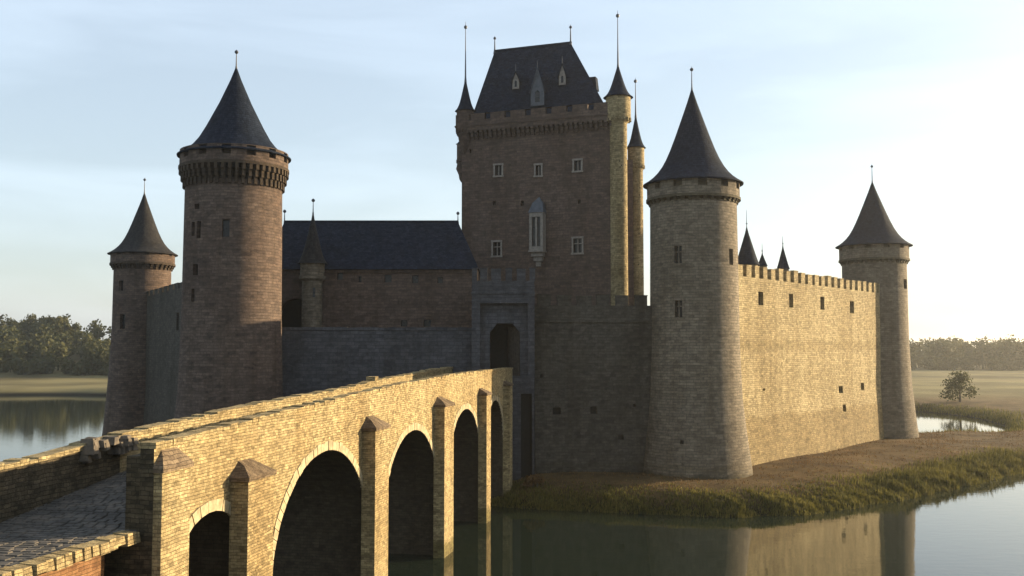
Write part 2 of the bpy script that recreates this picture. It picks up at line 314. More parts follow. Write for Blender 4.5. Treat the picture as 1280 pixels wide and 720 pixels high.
def round_tower(label, cx, cy, prof, ring, corb, roof, fin, wins, m, mroof, ncren=10, ncorb=34, cren_a0=0.0, name='round_tower', cap_flat=None, crenels=None):
    zs = [p[0] for p in prof]; rf = interp(prof); z0, z1 = zs[0], zs[-1]
    T = thing(name, label, 'tower', (cx, cy, z0)); Rm = prof[-1][1]
    P = cyl_map(cx, cy, rf); holes = []
    for (px, py, w, h, kind) in wins:
        a, z, y = cyl_find(cx, cy, rf(zat(py, cy - Rm)), px, py); ww = w * y / FPX / Rm; hh = h * y / FPX
        if abs(a) > .1: ww /= max(.35, math.cos(a - math.atan2(-cx, cy)) if True else 1)
        holes.append((a - ww / 2, a + ww / 2, z - hh / 2, z + hh / 2, kind))
    b = MB(); b.grid(P, frange(-math.pi, math.pi, 72), sorted(set(zs + frange(z0, z1, 12))), [h[:4] for h in holes], usc=Rm, smooth=True, depth=.5)
    b.build('shaft', m, T)
    for h in holes: window(P, h, T, kind=h[4], usc=Rm, fm=m)
    rz0, rz1, rr = ring
    Pr = cyl_map(cx, cy, lambda z: rr); ch = []
    for k in range(ncren):
        a = cren_a0 + 2 * math.pi * k / ncren - math.pi + .02
        w = .36 / rr if not crenels else crenels[0] / rr
        zc0 = rz1 - (1.0 if not crenels else crenels[1])
        if a - w > -math.pi and a + w < math.pi: ch.append((a - w, a + w, zc0, rz1 - (0.06 if cap_flat is None else 0.0)))
    b = MB(); b.grid(Pr, frange(-math.pi, math.pi, 72), [rz0, rz0 + .25, rz1], ch, usc=rr, smooth=True, depth=.5)
    b.lathe((cx, cy, 0), [(rz0, Rm - .2), (rz0, rr)], n=72)
    b.lathe((cx, cy, 0), [(rz0 + .1, rr - .52), (rz1 - .02, rr - .52)], n=72)
    if cap_flat is not None:
        # wall-walk parapet: top ring between the crenels
        aa = frange(-math.pi, math.pi, 120)
        for i in range(120):
            ac = (aa[i] + aa[i + 1]) / 2; inh = any(h[0] < ac < h[1] for h in ch); zt = rz1 if not inh else rz1 - (1.0 if not crenels else crenels[1])
            pts = [(cx + r_ * math.sin(a), cy - r_ * math.cos(a), zt + .004) for a, r_ in ((aa[i], rr), (aa[i + 1], rr), (aa[i + 1], rr - .52), (aa[i], rr - .52))]
            b.quad(pts)
        b.lathe((cx, cy, 0), [(rz0 + .3, .1), (rz0 + .3, rr - .5)], n=48)
    b.lathe((cx, cy, 0), [(rz0 - .14, rr + .0), (rz0 - .14, rr + .10), (rz0 + .12, rr + .10), (rz0 + .16, rr - .02)], n=72)
    b.build('parapet', m, T)
    # corbels under the parapet
    cz0, cz1 = corb; dep = rr - Rm + .05; wd = 2 * math.pi * rr / ncorb * .46
    first = None
    for k in range(ncorb):
        a = 2 * math.pi * (k + .5) / ncorb
        if first is None:
            q = MB(); H = cz1 - cz0
            for (f0, f1, d) in ((0, .36, .38), (.36, .7, .7), (.7, 1, 1.0)):
                q.box((0, -(dep * d) / 2 + .06, H * (f0 + f1) / 2), (wd, dep * d + .12, H * (f1 - f0) + .002), taper=1)
            first = q.build('corbel', m); first.parent = T; c = first
        else: c = first.copy(); C.objects.link(c); c.parent = T
        c.location = (Rm * math.sin(a), -Rm * math.cos(a), cz0 - z0); c.rotation_euler = (0, 0, a)
    b = MB(); b.lathe((cx, cy, 0), roof, n=56, usc=roof[0][1]); b.lathe((cx, cy, 0), [(roof[0][0] - .1, roof[0][1] - .35), (roof[0][0] - .1, roof[0][1] - .02), (roof[0][0], roof[0][1])], n=56)
    if roof[0][0] > rz1 - .6 and cap_flat is None: b.lathe((cx, cy, 0), [(roof[0][0] - .1, roof[0][1] - .3), (roof[0][0] + .05, .05)], n=56)
    ro = b.build('roof', mroof, T)
    finial((cx, cy), roof[-1][0], fin, ro, r=.06)
    return T

def cone_prof(z0, r0, z1, flare=.28):
    H = z1 - z0; out = []
    for t in (0, .03, .07, .12, .18, .26, .36, .5, .68, .85, 1.0):
        r = r0 * ((1 - flare) * (1 - t) + flare * math.exp(-t * 9)) if t < 1 else .05
        out.append((z0 + H * t, max(.05, r)))
    return out

# ------------------------------------------------------------------ terrain, water
def poly_sd(X, Y, poly):
    poly = np.array(poly, float); n = len(poly); inside = np.zeros(X.shape, bool); dist = np.full(X.shape, 1e9)
    for i in range(n):
        x0, y0 = poly[i]; x1, y1 = poly[(i + 1) % n]
        c = ((y0 > Y) != (y1 > Y)); inside ^= c & (X < (x1 - x0) * (Y - y0) / (y1 - y0 + 1e-12) + x0)
        dx, dy = x1 - x0, y1 - y0; t = np.clip(((X - x0) * dx + (Y - y0) * dy) / (dx * dx + dy * dy), 0, 1)
        dist = np.minimum(dist, np.hypot(X - x0 - t * dx, Y - y0 - t * dy))
    return np.where(inside, dist, -dist)
def g2(px, py): p = gnd(px, py, 0.25); return (p.x, p.y)
shore_front = [(-4.5, 93.5), (-2.2, 90.5), g2(632, 630), g2(700, 634), g2(780, 637), g2(860, 641), g2(930, 643), g2(1000, 640), g2(1060, 632), g2(1120, 622), g2(1180, 610), g2(1235, 597), g2(1290, 584)]
island = [(-58, 143), (-56, 131), (-45, 112), (-34, 95), (-31, 88), (-24, 87), (-15, 91)] + shore_front + [(80, 124), (108, 150), (140, 190), (170, 260), (200, 330), (60, 330), (0, 300), (-40, 330), (-62, 300), (-66, 200), (-62, 160)]
pond = [g2(1040, 549), g2(1140, 549), g2(1225, 547), g2(1262, 543), g2(1258, 533), g2(1236, 524), g2(1200, 518), g2(1160, 514), g2(1120, 512), g2(1060, 512), g2(1000, 520), g2(980, 545)]
far = [(-62, 297), (-90, 292), (-140, 305), (-185, 296), (-230, 315), (-300, 300), (-500, 280), (-1500, 300), (-4000, 300), (-4000, 6000), (4000, 6000), (4000, 330), (900, 260), (200, 300), (170, 255), (0, 290)]
def land_h(X, Y):
    s = np.maximum(poly_sd(X, Y, island), poly_sd(X, Y, far)); s = np.minimum(s, -poly_sd(X, Y, pond))
    wob = .5 * np.sin(X * .9 + 1.3 * np.sin(Y * .5)) + .35 * np.sin(Y * 1.3 + X * .35)
    s = s + wob * np.clip(s + 3, 0, 1) * .6
    h = np.where(s > 0, 2.0 * (1 - np.exp(-s / 3.2)), np.maximum(-1.6, s * .6)) - .02
    h += np.where(s > 1, .10 * np.sin(X * .21 + Y * .13) + .06 * np.sin(X * .55 - Y * .4), 0)
    hill = 15 * np.exp(-(((X + 232) / 95) ** 2 + ((Y - 500) / 75) ** 2)) + 7 * np.exp(-(((X + 130) / 90) ** 2 + ((Y - 560) / 80) ** 2)) + 12 * np.exp(-(((X + 420) / 120) ** 2 + ((Y - 560) / 110) ** 2))
    hill += 5 * np.exp(-(((X - 60) / 120) ** 2 + ((Y - 620) / 90) ** 2))
    return h + np.where(s > 0, hill, 0)
def axis(fine0, fine1, step, lo, hi, growth=1.16):
    a = list(np.arange(fine0, fine1 + .01, step)); s = step; x = fine1
    while x < hi: s *= growth; x += s; a.append(x)
    s = step; x = fine0
    while x > lo: s *= growth; x -= s; a.insert(0, x)
    return np.array(a)
xs = axis(-75, 125, 1.1, -4000, 4000, 1.06); ys = axis(82, 250, 1.1, -60, 5800, 1.045)
X, Y = np.meshgrid(xs, ys, indexing='ij'); Z = land_h(X, Y)
V = np.stack([X, Y, Z], -1).reshape(-1, 3); ny = len(ys); ii, jj = np.meshgrid(np.arange(len(xs) - 1), np.arange(ny - 1), indexing='ij'); a = (ii * ny + jj).ravel()
F = np.stack([a, a + ny, a + ny + 1, a + 1], -1)
def np_mesh(name, V, F, m, smooth=False, var=None, parent=None):
    me = bpy.data.meshes.new(name); n, k = F.shape
    me.vertices.add(len(V)); me.vertices.foreach_set('co', V.astype(np.float32).ravel())
    me.loops.add(n * k); me.loops.foreach_set('vertex_index', F.astype(np.int32).ravel())
    me.polygons.add(n); me.polygons.foreach_set('loop_start', np.arange(0, n * k, k, dtype=np.int32))
    me.update(calc_edges=True); me.polygons.foreach_set('use_smooth', [smooth] * n); me.materials.append(m)
    if var is not None:
        at_ = me.attributes.new('leafvar', 'FLOAT', 'FACE'); at_.data.foreach_set('value', var.astype(np.float32))
    me.validate(); o = bpy.data.objects.new(name, me); C.objects.link(o)
    if parent is not None: o.parent = parent
    return o
# ground material: turf, mud at the waterline, meadow further off
m, t, b = mat('ground_turf'); N = t.nodes.new; l = t.links.new
g = N('ShaderNodeNewGeometry'); sx = N('ShaderNodeSeparateXYZ'); l(g.outputs['Position'], sx.inputs[0])
n1 = N('ShaderNodeTexNoise'); n1.inputs['Scale'].default_value = .22; n1.inputs['Detail'].default_value = 9; n1.inputs['Roughness'].default_value = .7; l(g.outputs['Position'], n1.inputs[0])
r1 = N('ShaderNodeValToRGB'); r1.color_ramp.elements[0].position = .36; r1.color_ramp.elements[0].color = (.05, .03, .014, 1); r1.color_ramp.elements[1].position = .68; r1.color_ramp.elements[1].color = (.15, .09, .04, 1)
e = r1.color_ramp.elements.new(.52); e.color = (.095, .062, .026, 1); l(n1.outputs[0], r1.inputs[0])
n2 = N('ShaderNodeTexNoise'); n2.inputs['Scale'].default_value = .02; n2.inputs['Detail'].default_value = 8; l(g.outputs['Position'], n2.inputs[0])
r2 = N('ShaderNodeValToRGB'); r2.color_ramp.elements[0].position = .38; r2.color_ramp.elements[0].color = (.075, .062, .028, 1); r2.color_ramp.elements[1].position = .62; r2.color_ramp.elements[1].color = (.21, .175, .08, 1); l(n2.outputs[0], r2.inputs[0])
fy = N('ShaderNodeMapRange'); fy.inputs[1].default_value = 230; fy.inputs[2].default_value = 280; l(sx.outputs[1], fy.inputs[0])
mx1 = N('ShaderNodeMix'); mx1.data_type = 'RGBA'; l(fy.outputs[0], mx1.inputs[0]); l(r1.outputs[0], mx1.inputs[6]); l(r2.outputs[0], mx1.inputs[7])
fz = N('ShaderNodeMapRange'); fz.inputs[1].default_value = .35; fz.inputs[2].default_value = 1.1; l(sx.outputs[2], fz.inputs[0])
mx2 = N('ShaderNodeMix'); mx2.data_type = 'RGBA'; mx2.inputs[6].default_value = (.012, .010, .006, 1); l(fz.outputs[0], mx2.inputs[0]); l(mx1.outputs[2], mx2.inputs[7]); l(mx2.outputs[2], b.inputs['Base Color'])
n3 = N('ShaderNodeTexNoise'); n3.inputs['Scale'].default_value = 1.4; n3.inputs['Detail'].default_value = 10; n3.inputs['Roughness'].default_value = .75; l(g.outputs['Position'], n3.inputs[0])
bp = N('ShaderNodeBump'); bp.inputs['Strength'].default_value = .8; bp.inputs['Distance'].default_value = .3; l(n3.outputs[0], bp.inputs['Height']); l(bp.outputs[0], b.inputs['Normal']); b.inputs['Roughness'].default_value = .95; b.inputs['Specular IOR Level'].default_value = .1
gr = np_mesh('ground', V, F, m, smooth=True); gr['kind'] = 'structure'
m, t, b = mat('river_water'); N = t.nodes.new; l = t.links.new
b.inputs['Base Color'].default_value = (.012, .018, .012, 1); b.inputs['Roughness'].default_value = .03; b.inputs['IOR'].default_value = 1.33; b.inputs['Specular IOR Level'].default_value = .5
g = N('ShaderNodeNewGeometry'); mp = N('ShaderNodeMapping'); mp.inputs['Scale'].default_value = (.55, .9, 1); l(g.outputs['Position'], mp.inputs[0])
n1 = N('ShaderNodeTexNoise'); n1.inputs['Scale'].default_value = 1.1; n1.inputs['Detail'].default_value = 5; l(mp.outputs[0], n1.inputs[0])
bp = N('ShaderNodeBump'); bp.inputs['Strength'].default_value = .16; bp.inputs['Distance'].default_value = .05; l(n1.outputs[0], bp.inputs['Height']); l(bp.outputs[0], b.inputs['Normal'])
q = MB(); q.quad([(-4000, -60, 0), (4000, -60, 0), (4000, 5500, 0), (-4000, 5500, 0)]); wt = q.build('water', m); wt['kind'] = 'structure'

# ------------------------------------------------------------------ towers
GZ = 0.6
def PX(px, Y): return (px - 640) / FPX * Y
# tall left tower
cy = 94.0; cx = PX(290, cy) ; z = lambda py, Y=None: zat(py, Y or cy)
round_tower('tall brown round tower left of the bridge, deep corbelled crown under a dark slate cone', cx, cy,
    [(GZ - 1, 5.9), (4, 5.35), (10, 4.75), (17, 4.55), (z(232), 4.45)], (z(213), z(192), 4.98), (z(238), z(214)), [(z(197), 5.25), (z(194), 4.8), (z(190), 4.35), (z(184), 3.85), (z(175), 3.3), (z(160), 2.65), (z(130), 1.5), (z(100), .5), (z(84), .05)], z(62),
    [(282, 285, 9, 22, 'slit'), (248, 287, 5, 22, 'slit'), (241.5, 286, 4, 18, 'slit'), (246, 258, 6, 7, 'hole'), (244, 337, 6, 14, 'slit'), (241, 369, 4, 16, 'slit')],
    M['tower'], M['slate'], ncren=14, ncorb=50, crenels=(.42, .95), cren_a0=.1)
# far left tower
cy = 136.0; cx = PX(177, cy)
round_tower('smallest round tower at the far left by the water, flared weathered cone roof', cx, cy,
    [(GZ - 2, 5.0), (4, 4.5), (11, 4.0), (17, 3.75), (z(333), 3.7)], (z(331), z(316), 4.15), (z(338), z(331)), cone_prof(z(318), 4.55, z(241), .34), z(222),
    [(151, 357, 5, 13, 'slit'), (153, 402, 6, 18, 'slit')], M['tower'], M['slate_warm'], ncren=14, ncorb=34, crenels=(.3, .5))
# front right tower
cy = 100.0; cx = PX(868, cy)
TRx, TRy = cx, cy
round_tower('big pale round tower right of the gate, flared dark cone and flaring base', cx, cy,
    [(GZ - 1, 5.75), (3, 5.35), (6, 4.95), (9, 4.62), (14, 4.42), (z(256), 4.3)], (z(251), z(231), 4.6), (z(257), z(250)), cone_prof(z(231), 5.0, z(111), .32), z(83),
    [(848, 318, 9, 22, 'cross'), (848, 386, 9, 21, 'cross'), (914, 321, 5, 20, 'slit'), (852, 553, 4, 5, 'hole')], M['pale'], M['slate'], ncren=12, ncorb=38, crenels=(.45, .75))
# far right tower
cy = 140.0; cx = PX(1094, cy)
round_tower('round tower at the far right end of the long sunlit wall', cx, cy,
    [(GZ - 1, 5.6), (4, 5.1), (9, 4.6), (15, 4.35), (z(329), 4.3)], (z(326), z(307), 4.65), (z(331), z(325)), cone_prof(z(308), 5.15, z(227), .30), z(205),
    [(1132, 355, 4, 12, 'slit')], M['pale'], M['slate'], ncren=12, ncorb=38, crenels=(.42, .7))
TR2 = (cx, cy)
# spires rising inside the courtyard
for (px, Y_, yb, yt, yf, hw, lab) in ((935, 124, 331, 284, 262, 14, 'widest small turret behind the sunlit wall, beside the big pale tower'),
                                    (954, 130, 332, 316, 304, 6, 'tiniest pointed turret between two larger spires behind the sunlit wall'),
                                    (980, 133, 336, 307, 295, 7.5, 'slim turret with narrow pointed roof, right end of those behind the sunlit wall')):
    cx, cy = PX(px, Y_), Y_; r = hw * Y_ / FPX
    T = thing('courtyard_turret', lab, 'turret', (cx, cy, 1))
    b = MB(); b.lathe((cx, cy, 0), [(1, r * .85), (zat(yb, Y_) - .8, r * .85), (zat(yb, Y_) - .5, r * .92), (zat(yb, Y_), r * .92)], n=24); b.build('shaft', M['pale'], T)
    b = MB(); b.lathe((cx, cy, 0), cone_prof(zat(yb, Y_) - .05, r * 1.1, zat(yt, Y_), .06), n=24); ro = b.build('roof', M['slate'], T); finial((cx, cy), zat(yt, Y_), zat(yf, Y_), ro, ball=False, r=.04)

# ------------------------------------------------------------------ curtain walls
def curtain(label, p0, p1, z0, z1, thick, m, holes_px=(), batter=None, merlon=None, coping=.0, name='curtain_wall', band=None, rowsv=10):
    P = plane_map(p0, p1, batter); Ln = P.len; T = thing(name, label, 'wall', P(Ln / 2, z0, 0)); holes = []
    for (px, py, w, h, kind) in holes_px:
        u, z_, y = plane_find(P, px, py); hh = h * y / FPX; u2 = plane_find(P, px + w, py)[0]; ww = abs(u2 - u); holes.append((u - ww / 2, u + ww / 2, z_ - hh / 2, z_ + hh / 2, kind))
    b = MB(); b.grid(P, frange(0, Ln, 14), frange(z0, z1, rowsv), [h[:4] for h in holes], depth=.5)
    b.quad([P(0, z1, 0), P(Ln, z1, 0), P(Ln, z1, thick), P(0, z1, thick)]); b.quad([P(0, z0, thick), P(Ln, z0, thick), P(Ln, z1, thick), P(0, z1, thick)])
    b.quad([P(0, z0, 0), P(0, z0, thick), P(0, z1, thick), P(0, z1, 0)]); b.quad([P(Ln, z0, 0), P(Ln, z0, thick), P(Ln, z1, thick), P(Ln, z1, 0)])
    if band: b.patch(P, 0, Ln, band - .12, band + .12, -.12, .01)
    b.build('masonry', m, T)
    for h in holes: window(P, h, T, kind=h[4])
    if merlon:
        mw, gap, mh, mt, slit = merlon; u = gap * .5; sd_ = 0
        b = MB(); b.patch(P, 0, Ln, z1, z1 + .35, -.02, mt - .03); b.build('breastwork', m, T)
        while u + mw < Ln:
            q = MB(); w = mw * random.uniform(.86, 1.08); hh = mh * random.uniform(.86, 1.06)
            q.patch(P, u, u + w, z1 + .35, z1 + .35 + hh, -.02, mt - .03); q.patch(P, u - .04, u + w + .04, z1 + .35 + hh, z1 + .45 + hh, -.06, mt + .02)
            q.build('merlon', m, T); u += mw + gap
    if coping:
        q = MB(); u = 0
        while u < Ln - .05:
            w = min(random.uniform(.8, 1.3), Ln - u); q.patch(P, u + .01, u + w - .01, z1 + .003, z1 + coping * random.uniform(.85, 1.1), -.1, thick + .08); u += w
        q.build('coping', M['grey'] if m is M['grey'] else m, T)
    return P, T
bat = lambda z_: max(0, (9 - z_)) * .07
a0 = Vector((TRx, TRy, 0)); a1 = Vector((TR2[0], TR2[1], 0)); e = (a1 - a0).normalized(); n = Vector((e.y, -e.x, 0))
wz = zat(345, 128) - 1.0
curtain('long sunlit battlemented wall between the pale tower and the far right tower', (a0 + e * 3.2 + n * 2.0)[:2], (a1 - e * 2.5 + n * 2.0)[:2], 0.2, zat(343, 118) - 1.6, 2.2, M['wall'],
    [(951, 373, 6, 17, 'slit'), (989, 376, 5, 17, 'slit'), (1028, 379, 5, 16, 'slit'), (1065, 384, 5, 15, 'slit'), (1051, 487, 5, 9, 'slit'), (1078, 483, 4, 9, 'slit'), (1054, 510, 4, 9, 'slit'), (955, 487, 3, 3, 'hole')],
    batter=bat, merlon=(1.15, .85, 1.25, .5, None), rowsv=14)
GY = 96.0
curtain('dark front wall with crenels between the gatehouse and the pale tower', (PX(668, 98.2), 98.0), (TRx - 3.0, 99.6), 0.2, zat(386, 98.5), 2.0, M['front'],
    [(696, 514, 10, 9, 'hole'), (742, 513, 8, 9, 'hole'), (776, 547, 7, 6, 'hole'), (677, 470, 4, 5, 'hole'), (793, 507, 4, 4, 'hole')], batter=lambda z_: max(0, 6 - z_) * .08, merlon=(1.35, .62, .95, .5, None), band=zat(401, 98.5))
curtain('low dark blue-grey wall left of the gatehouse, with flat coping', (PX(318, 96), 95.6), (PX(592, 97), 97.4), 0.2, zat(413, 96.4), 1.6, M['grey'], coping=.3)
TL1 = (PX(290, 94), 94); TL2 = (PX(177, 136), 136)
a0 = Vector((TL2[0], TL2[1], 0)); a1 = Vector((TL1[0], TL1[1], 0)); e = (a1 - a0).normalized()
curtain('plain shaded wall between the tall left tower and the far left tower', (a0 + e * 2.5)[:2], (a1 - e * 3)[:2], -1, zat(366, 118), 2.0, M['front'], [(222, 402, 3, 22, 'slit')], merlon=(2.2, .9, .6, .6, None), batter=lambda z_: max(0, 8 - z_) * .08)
curtain('rear castle wall closing the courtyard behind the keep', (TR2[0] - 3, 142), (TL2[0] + 3, 138), 0, 17.5, 2, M['front'], merlon=(1.6, .8, 1.0, .5, None))

# ------------------------------------------------------------------ keep
A = at(577, 300, 118.5); B_ = at(769, 300, 112.0); A.z = B_.z = 0; e = (B_ - A).normalized(); g_ = Vector((.104, .9946, 0)); Wk = (B_ - A).length; Dk = 14.0
zk0, zkc, zkp = 1.0, zat(166, 118), zat(144, 118)
T = thing('castle_keep', 'tallest building, square brown keep with a steep dark hipped roof', 'keep', A + e * Wk / 2 + g_ * Dk / 2 + Vector((0, 0, zk0)))
Pk = plane_map(A[:2], B_[:2])
wk = [(623, 213, 9, 13, 'framed'), (673, 213, 7, 13, 'framed'), (722, 207, 9, 13, 'framed'), (621, 311, 10, 17, 'cross'), (722, 307, 11, 18, 'cross'), (618, 254, 4, 5, 'hole'), (653, 254, 4, 6, 'hole'), (724, 252, 4, 5, 'hole'), (588, 189, 2.5, 5, 'slit')]
holes = []
for (px, py, w, h, k) in wk:
    u, z_, y = plane_find(Pk, px, py); holes.append((u - w * y / FPX / 2, u + w * y / FPX / 2, z_ - h * y / FPX / 2, z_ + h * y / FPX / 2, k))
b = MB(); b.grid(Pk, frange(0, Wk, 6), frange(zk0, zkc, 10), [h[:4] for h in holes])
for (p, q) in ((B_, B_ + g_ * Dk), (B_ + g_ * Dk, A + g_ * Dk), (A + g_ * Dk, A)):
    Pf = plane_map(p[:2], q[:2]); b.grid(Pf, frange(0, Pf.len, 4), frange(zk0, zkc, 8))
b.build('wall', M['keep'], T)
for h in holes: window(Pk, h, T, kind=h[4])
# parapet band carried on corbels
ov = .7; corn = [A - e * ov - g_ * ov, B_ + e * ov - g_ * ov, B_ + e * ov + g_ * (Dk + ov), A - e * ov + g_ * (Dk + ov)]
b = MB(); zb0 = zkc + .1
for i in range(4):
    p, q = corn[i], corn[(i + 1) % 4]; Pf = plane_map(p[:2], q[:2]); hs = []; nC = 8; 
    for k in range(nC):
        uc = Pf.len * (k + .62) / nC; hs.append((uc - .36, uc + .36, zkp - .75, zkp))
    b.grid(Pf, [0, Pf.len], [zb0, zkp], hs, depth=.5)
    b.quad([Pf(0, zb0, 0), Pf(Pf.len, zb0, 0), Pf(Pf.len - ov, zb0, ov + .05), Pf(ov, zb0, ov + .05)])
    prev = 0
    for (u0, u1, _, _) in hs + [(Pf.len, 0, 0, 0)]:
        b.quad([Pf(prev, zkp + .003, 0), Pf(u0, zkp + .003, 0), Pf(u0, zkp + .003, .5), Pf(prev, zkp + .003, .5)]); prev = u1
    b.quad([Pf(.5, zb0, .5), Pf(Pf.len - .5, zb0, .5), Pf(Pf.len - .5, zkp - .78, .5), Pf(.5, zkp - .78, .5)])
    b.patch(Pf, -.1, Pf.len + .1, zb0 + .55, zb0 + .72, -.1, .02)
b.quad([corn[0] + Vector((0, 0, zb0 + .6)), corn[1] + Vector((0, 0, zb0 + .6)), corn[2] + Vector((0, 0, zb0 + .6)), corn[3] + Vector((0, 0, zb0 + .6))])
b.build('parapet', M['keep'], T)
for i, (p, q, nc) in enumerate(((A, B_, 32), (B_, B_ + g_ * Dk, 24), (A + g_ * Dk, A, 24))):
    Pf = plane_map(p[:2], q[:2])
    for k in range(nc):
        u = Pf.len * (k + .5) / nc; q_ = MB(); w = .16
        q_.patch(Pf, u - w, u + w, zkc - .15, zb0, -.66, .02); q_.patch(Pf, u - w, u + w, zkc - .55, zkc - .15, -.42, .02); q_.patch(Pf, u - w, u + w, zkc - .85, zkc - .55, -.2, .02)
        q_.build('corbel', M['keep'], T)
# roof
def kp(u, d, z_): q = A + e * u + g_ * d; return Vector((q.x, q.y, z_))
zr0 = zkp - .35; zr1 = zat(57, 122)
rb = [kp(1.0, .9, zr0), kp(Wk - .9, .9, zr0), kp(Wk - .9, Dk - .9, zr0), kp(1.0, Dk - .9, zr0)]
ra, rc = kp(3.3, 7, zr1), kp(13.3, 7, zr1)
b = MB()
def slope(b, p0, p1, p2, p3=None):
    p = [p0, p1, p2] + ([p3] if p3 else []); h = (p1 - p0).normalized(); n_ = h.cross((p[-1] - p0)).normalized(); up = n_.cross(h)
    b.quad(p, [((q - p0).dot(h), (q - p0).dot(up)) for q in p])
slope(b, rb[0], rb[1], rc, ra); slope(b, rb[1], rb[2], rc); slope(b, rb[2], rb[3], ra, rc); slope(b, rb[3], rb[0], ra)
b.quad(rb[::-1])
b.patch(plane_map((ra - g_ * .12)[:2], (rc - g_ * .12)[:2]), -.1, (rc - ra).length + .1, zr1 - .12, zr1 + .14, 0, -.001 + .24)
rk = b.build('roof', M['slate'], T)
finial(ra, zr1, zat(38, 122), rk, r=.09); finial(rc, zr1, zat(28, 120), rk, r=.09)
# dormers: a tall stone gable and lucarnes
def on_slope(px, py):
    n_ = (rb[1] - rb[0]).cross(ra - rb[0]).normalized(); o = Vector((0, 0, CZ)); r = ray(px, py); return o + r * ((rb[0] - o).dot(n_) / r.dot(n_))
def dormer(px, ybase, ytop, hw, mwall, mcap, wh):
    c = on_slope(px, ybase); y = c.y; w = hw * y / FPX; H = (ybase - ytop) * y / FPX; b = MB(); f = c - g_ * .35
    zt = c.z + H * wh; p = [f - e * w, f + e * w]; back = 2.2
    pts = [p[0], p[1], p[1] + Vector((0, 0, zt - c.z)), f + Vector((0, 0, H)), p[0] + Vector((0, 0, zt - c.z))]
    b.quad(pts); 
    for s_ in (-1, 1):
        q0 = f + e * w * s_; b.quad([q0, q0 + g_ * back, q0 + g_ * back + Vector((0, 0, zt - c.z)), q0 + Vector((0, 0, zt - c.z))])
    d = b.build('dormer', mwall, rk0)
    b = MB(); t_ = Vector((0, 0, H + .12))
    for s_ in (-1, 1):
        q0 = f + e * (w + .12) * s_ + Vector((0, 0, zt - c.z - .05)) - g_ * .12; b.quad([q0, q0 + g_ * back, f + t_ + g_ * back, f + t_ - g_ * .12])
        q1 = f + e * (w + .12) * s_ + Vector((0, 0, zt - c.z - .17)) - g_ * .121; b.quad([q0 - g_ * .001, q1, f + t_ - g_ * .121 - Vector((0, 0, .3)), f + t_ - g_ * .121])
    b.build('dormer_roof', mcap, d)
    b = MB(); ww = w * .34; o = f - g_ * .03; hb = (zt - c.z) * .25; ht = (zt - c.z) * .95
    b.quad([o - e * ww + Vector((0, 0, hb)), o + e * ww + Vector((0, 0, hb)), o + e * ww + Vector((0, 0, ht)), o + Vector((0, 0, ht + ww)), o - e * ww + Vector((0, 0, ht))])
    b.build('dormer_window', M['glass'], d)
    b = MB(); b.lathe((f.x, f.y, f.z + H + .05), [(0, .06), (.5, .05), (.9, .02)], n=6); b.build('dormer_spike', M['iron'], d)
rk0 = T
dormer(672, 133, 85, 9, M['oriel'], M['oriel'], .38); dormer(645, 112, 90, 4.5, M['trim'], M['slate_warm'], .45); dormer(703, 107, 80, 4.5, M['trim'], M['slate_warm'], .4)
# side dormer on the right hip
c = rb[1] * .5 + rb[2] * .5; c = c * .55 + rc * .45; b = MB(); b.box(c + Vector((.25, 0, .1)), (1.3, 1.3, 1.6), rot=math.atan2(e.y, e.x), taper=.75); b.build('side_dormer', M['slate'], T)
# oriel
u, zo, yo = plane_find(Pk, 674, 291); s_ = yo / FPX; hw = 9 * s_; zt, zb_ = zat(267, yo), zat(314, yo); dp = 1.15
def ob(mb, ua, ub, za, zb2, d0, d1): mb.patch(Pk, ua, ub, za, zb2, d0, d1)
b = MB()
ob(b, u - hw, u - hw * .62, zb_, zt, -dp, 0); ob(b, u + hw * .62, u + hw, zb_, zt, -dp, 0)
ob(b, u - hw * .62, u + hw * .62, zt - .5, zt - .002, -dp + .002, 0); ob(b, u - hw * .62, u + hw * .62, zb_ + .002, zb_ + .45, -dp + .002, 0); ob(b, u - .1, u + .1, zb_ + .45, zt - .5, -dp + .05, -.6)
ob(b, u - hw * 1.1, u + hw * 1.1, zb_ - .18, zb_, -dp - .1, 0)
orl = b.build('oriel', M['trim'], T)
b = MB(); ob(b, u - hw * .62, u + hw * .62, zb_ + .4, zt - .45, -dp + .3, -dp + .34); b.build('oriel_window', M['glass'], orl)
b = MB(); zt2 = zat(246, yo); top = Pk(u, zt2, .02); q = [Pk(u - hw * 1.12, zt + .002, -dp - .1), Pk(u + hw * 1.12, zt + .002, -dp - .1), Pk(u + hw * 1.12, zt + .002, 0), Pk(u - hw * 1.12, zt + .002, 0)]
m1, m2 = Pk(u - hw * .75, zt + (zt2 - zt) * .6, -dp * .55), Pk(u + hw * .75, zt + (zt2 - zt) * .6, -dp * .55); m3, m4 = Pk(u + hw * .75, zt + (zt2 - zt) * .6, 0), Pk(u - hw * .75, zt + (zt2 - zt) * .6, 0)
b.quad(q); b.quad([q[0], q[1], m2, m1]); b.quad([q[1], q[2], m3, m2]); b.quad([q[3], q[0], m1, m4]); b.quad([m1, m2, top]); b.quad([m2, m3, top]); b.quad([m4, m1, top])
b.build('oriel_roof', M['oriel'], orl)
b = MB(); 
for k, (f_, zz) in enumerate(((.85, .5), (.6, 1.0), (.35, 1.6))): ob(b, u - hw * f_, u + hw * f_, zb_ - .18 - zz, zb_ - .18 - (0 if k == 0 else (.5, 1.0)[k - 1]), -dp * f_ * .9, 0)
b.build('oriel_bracket', M['trim'], orl)
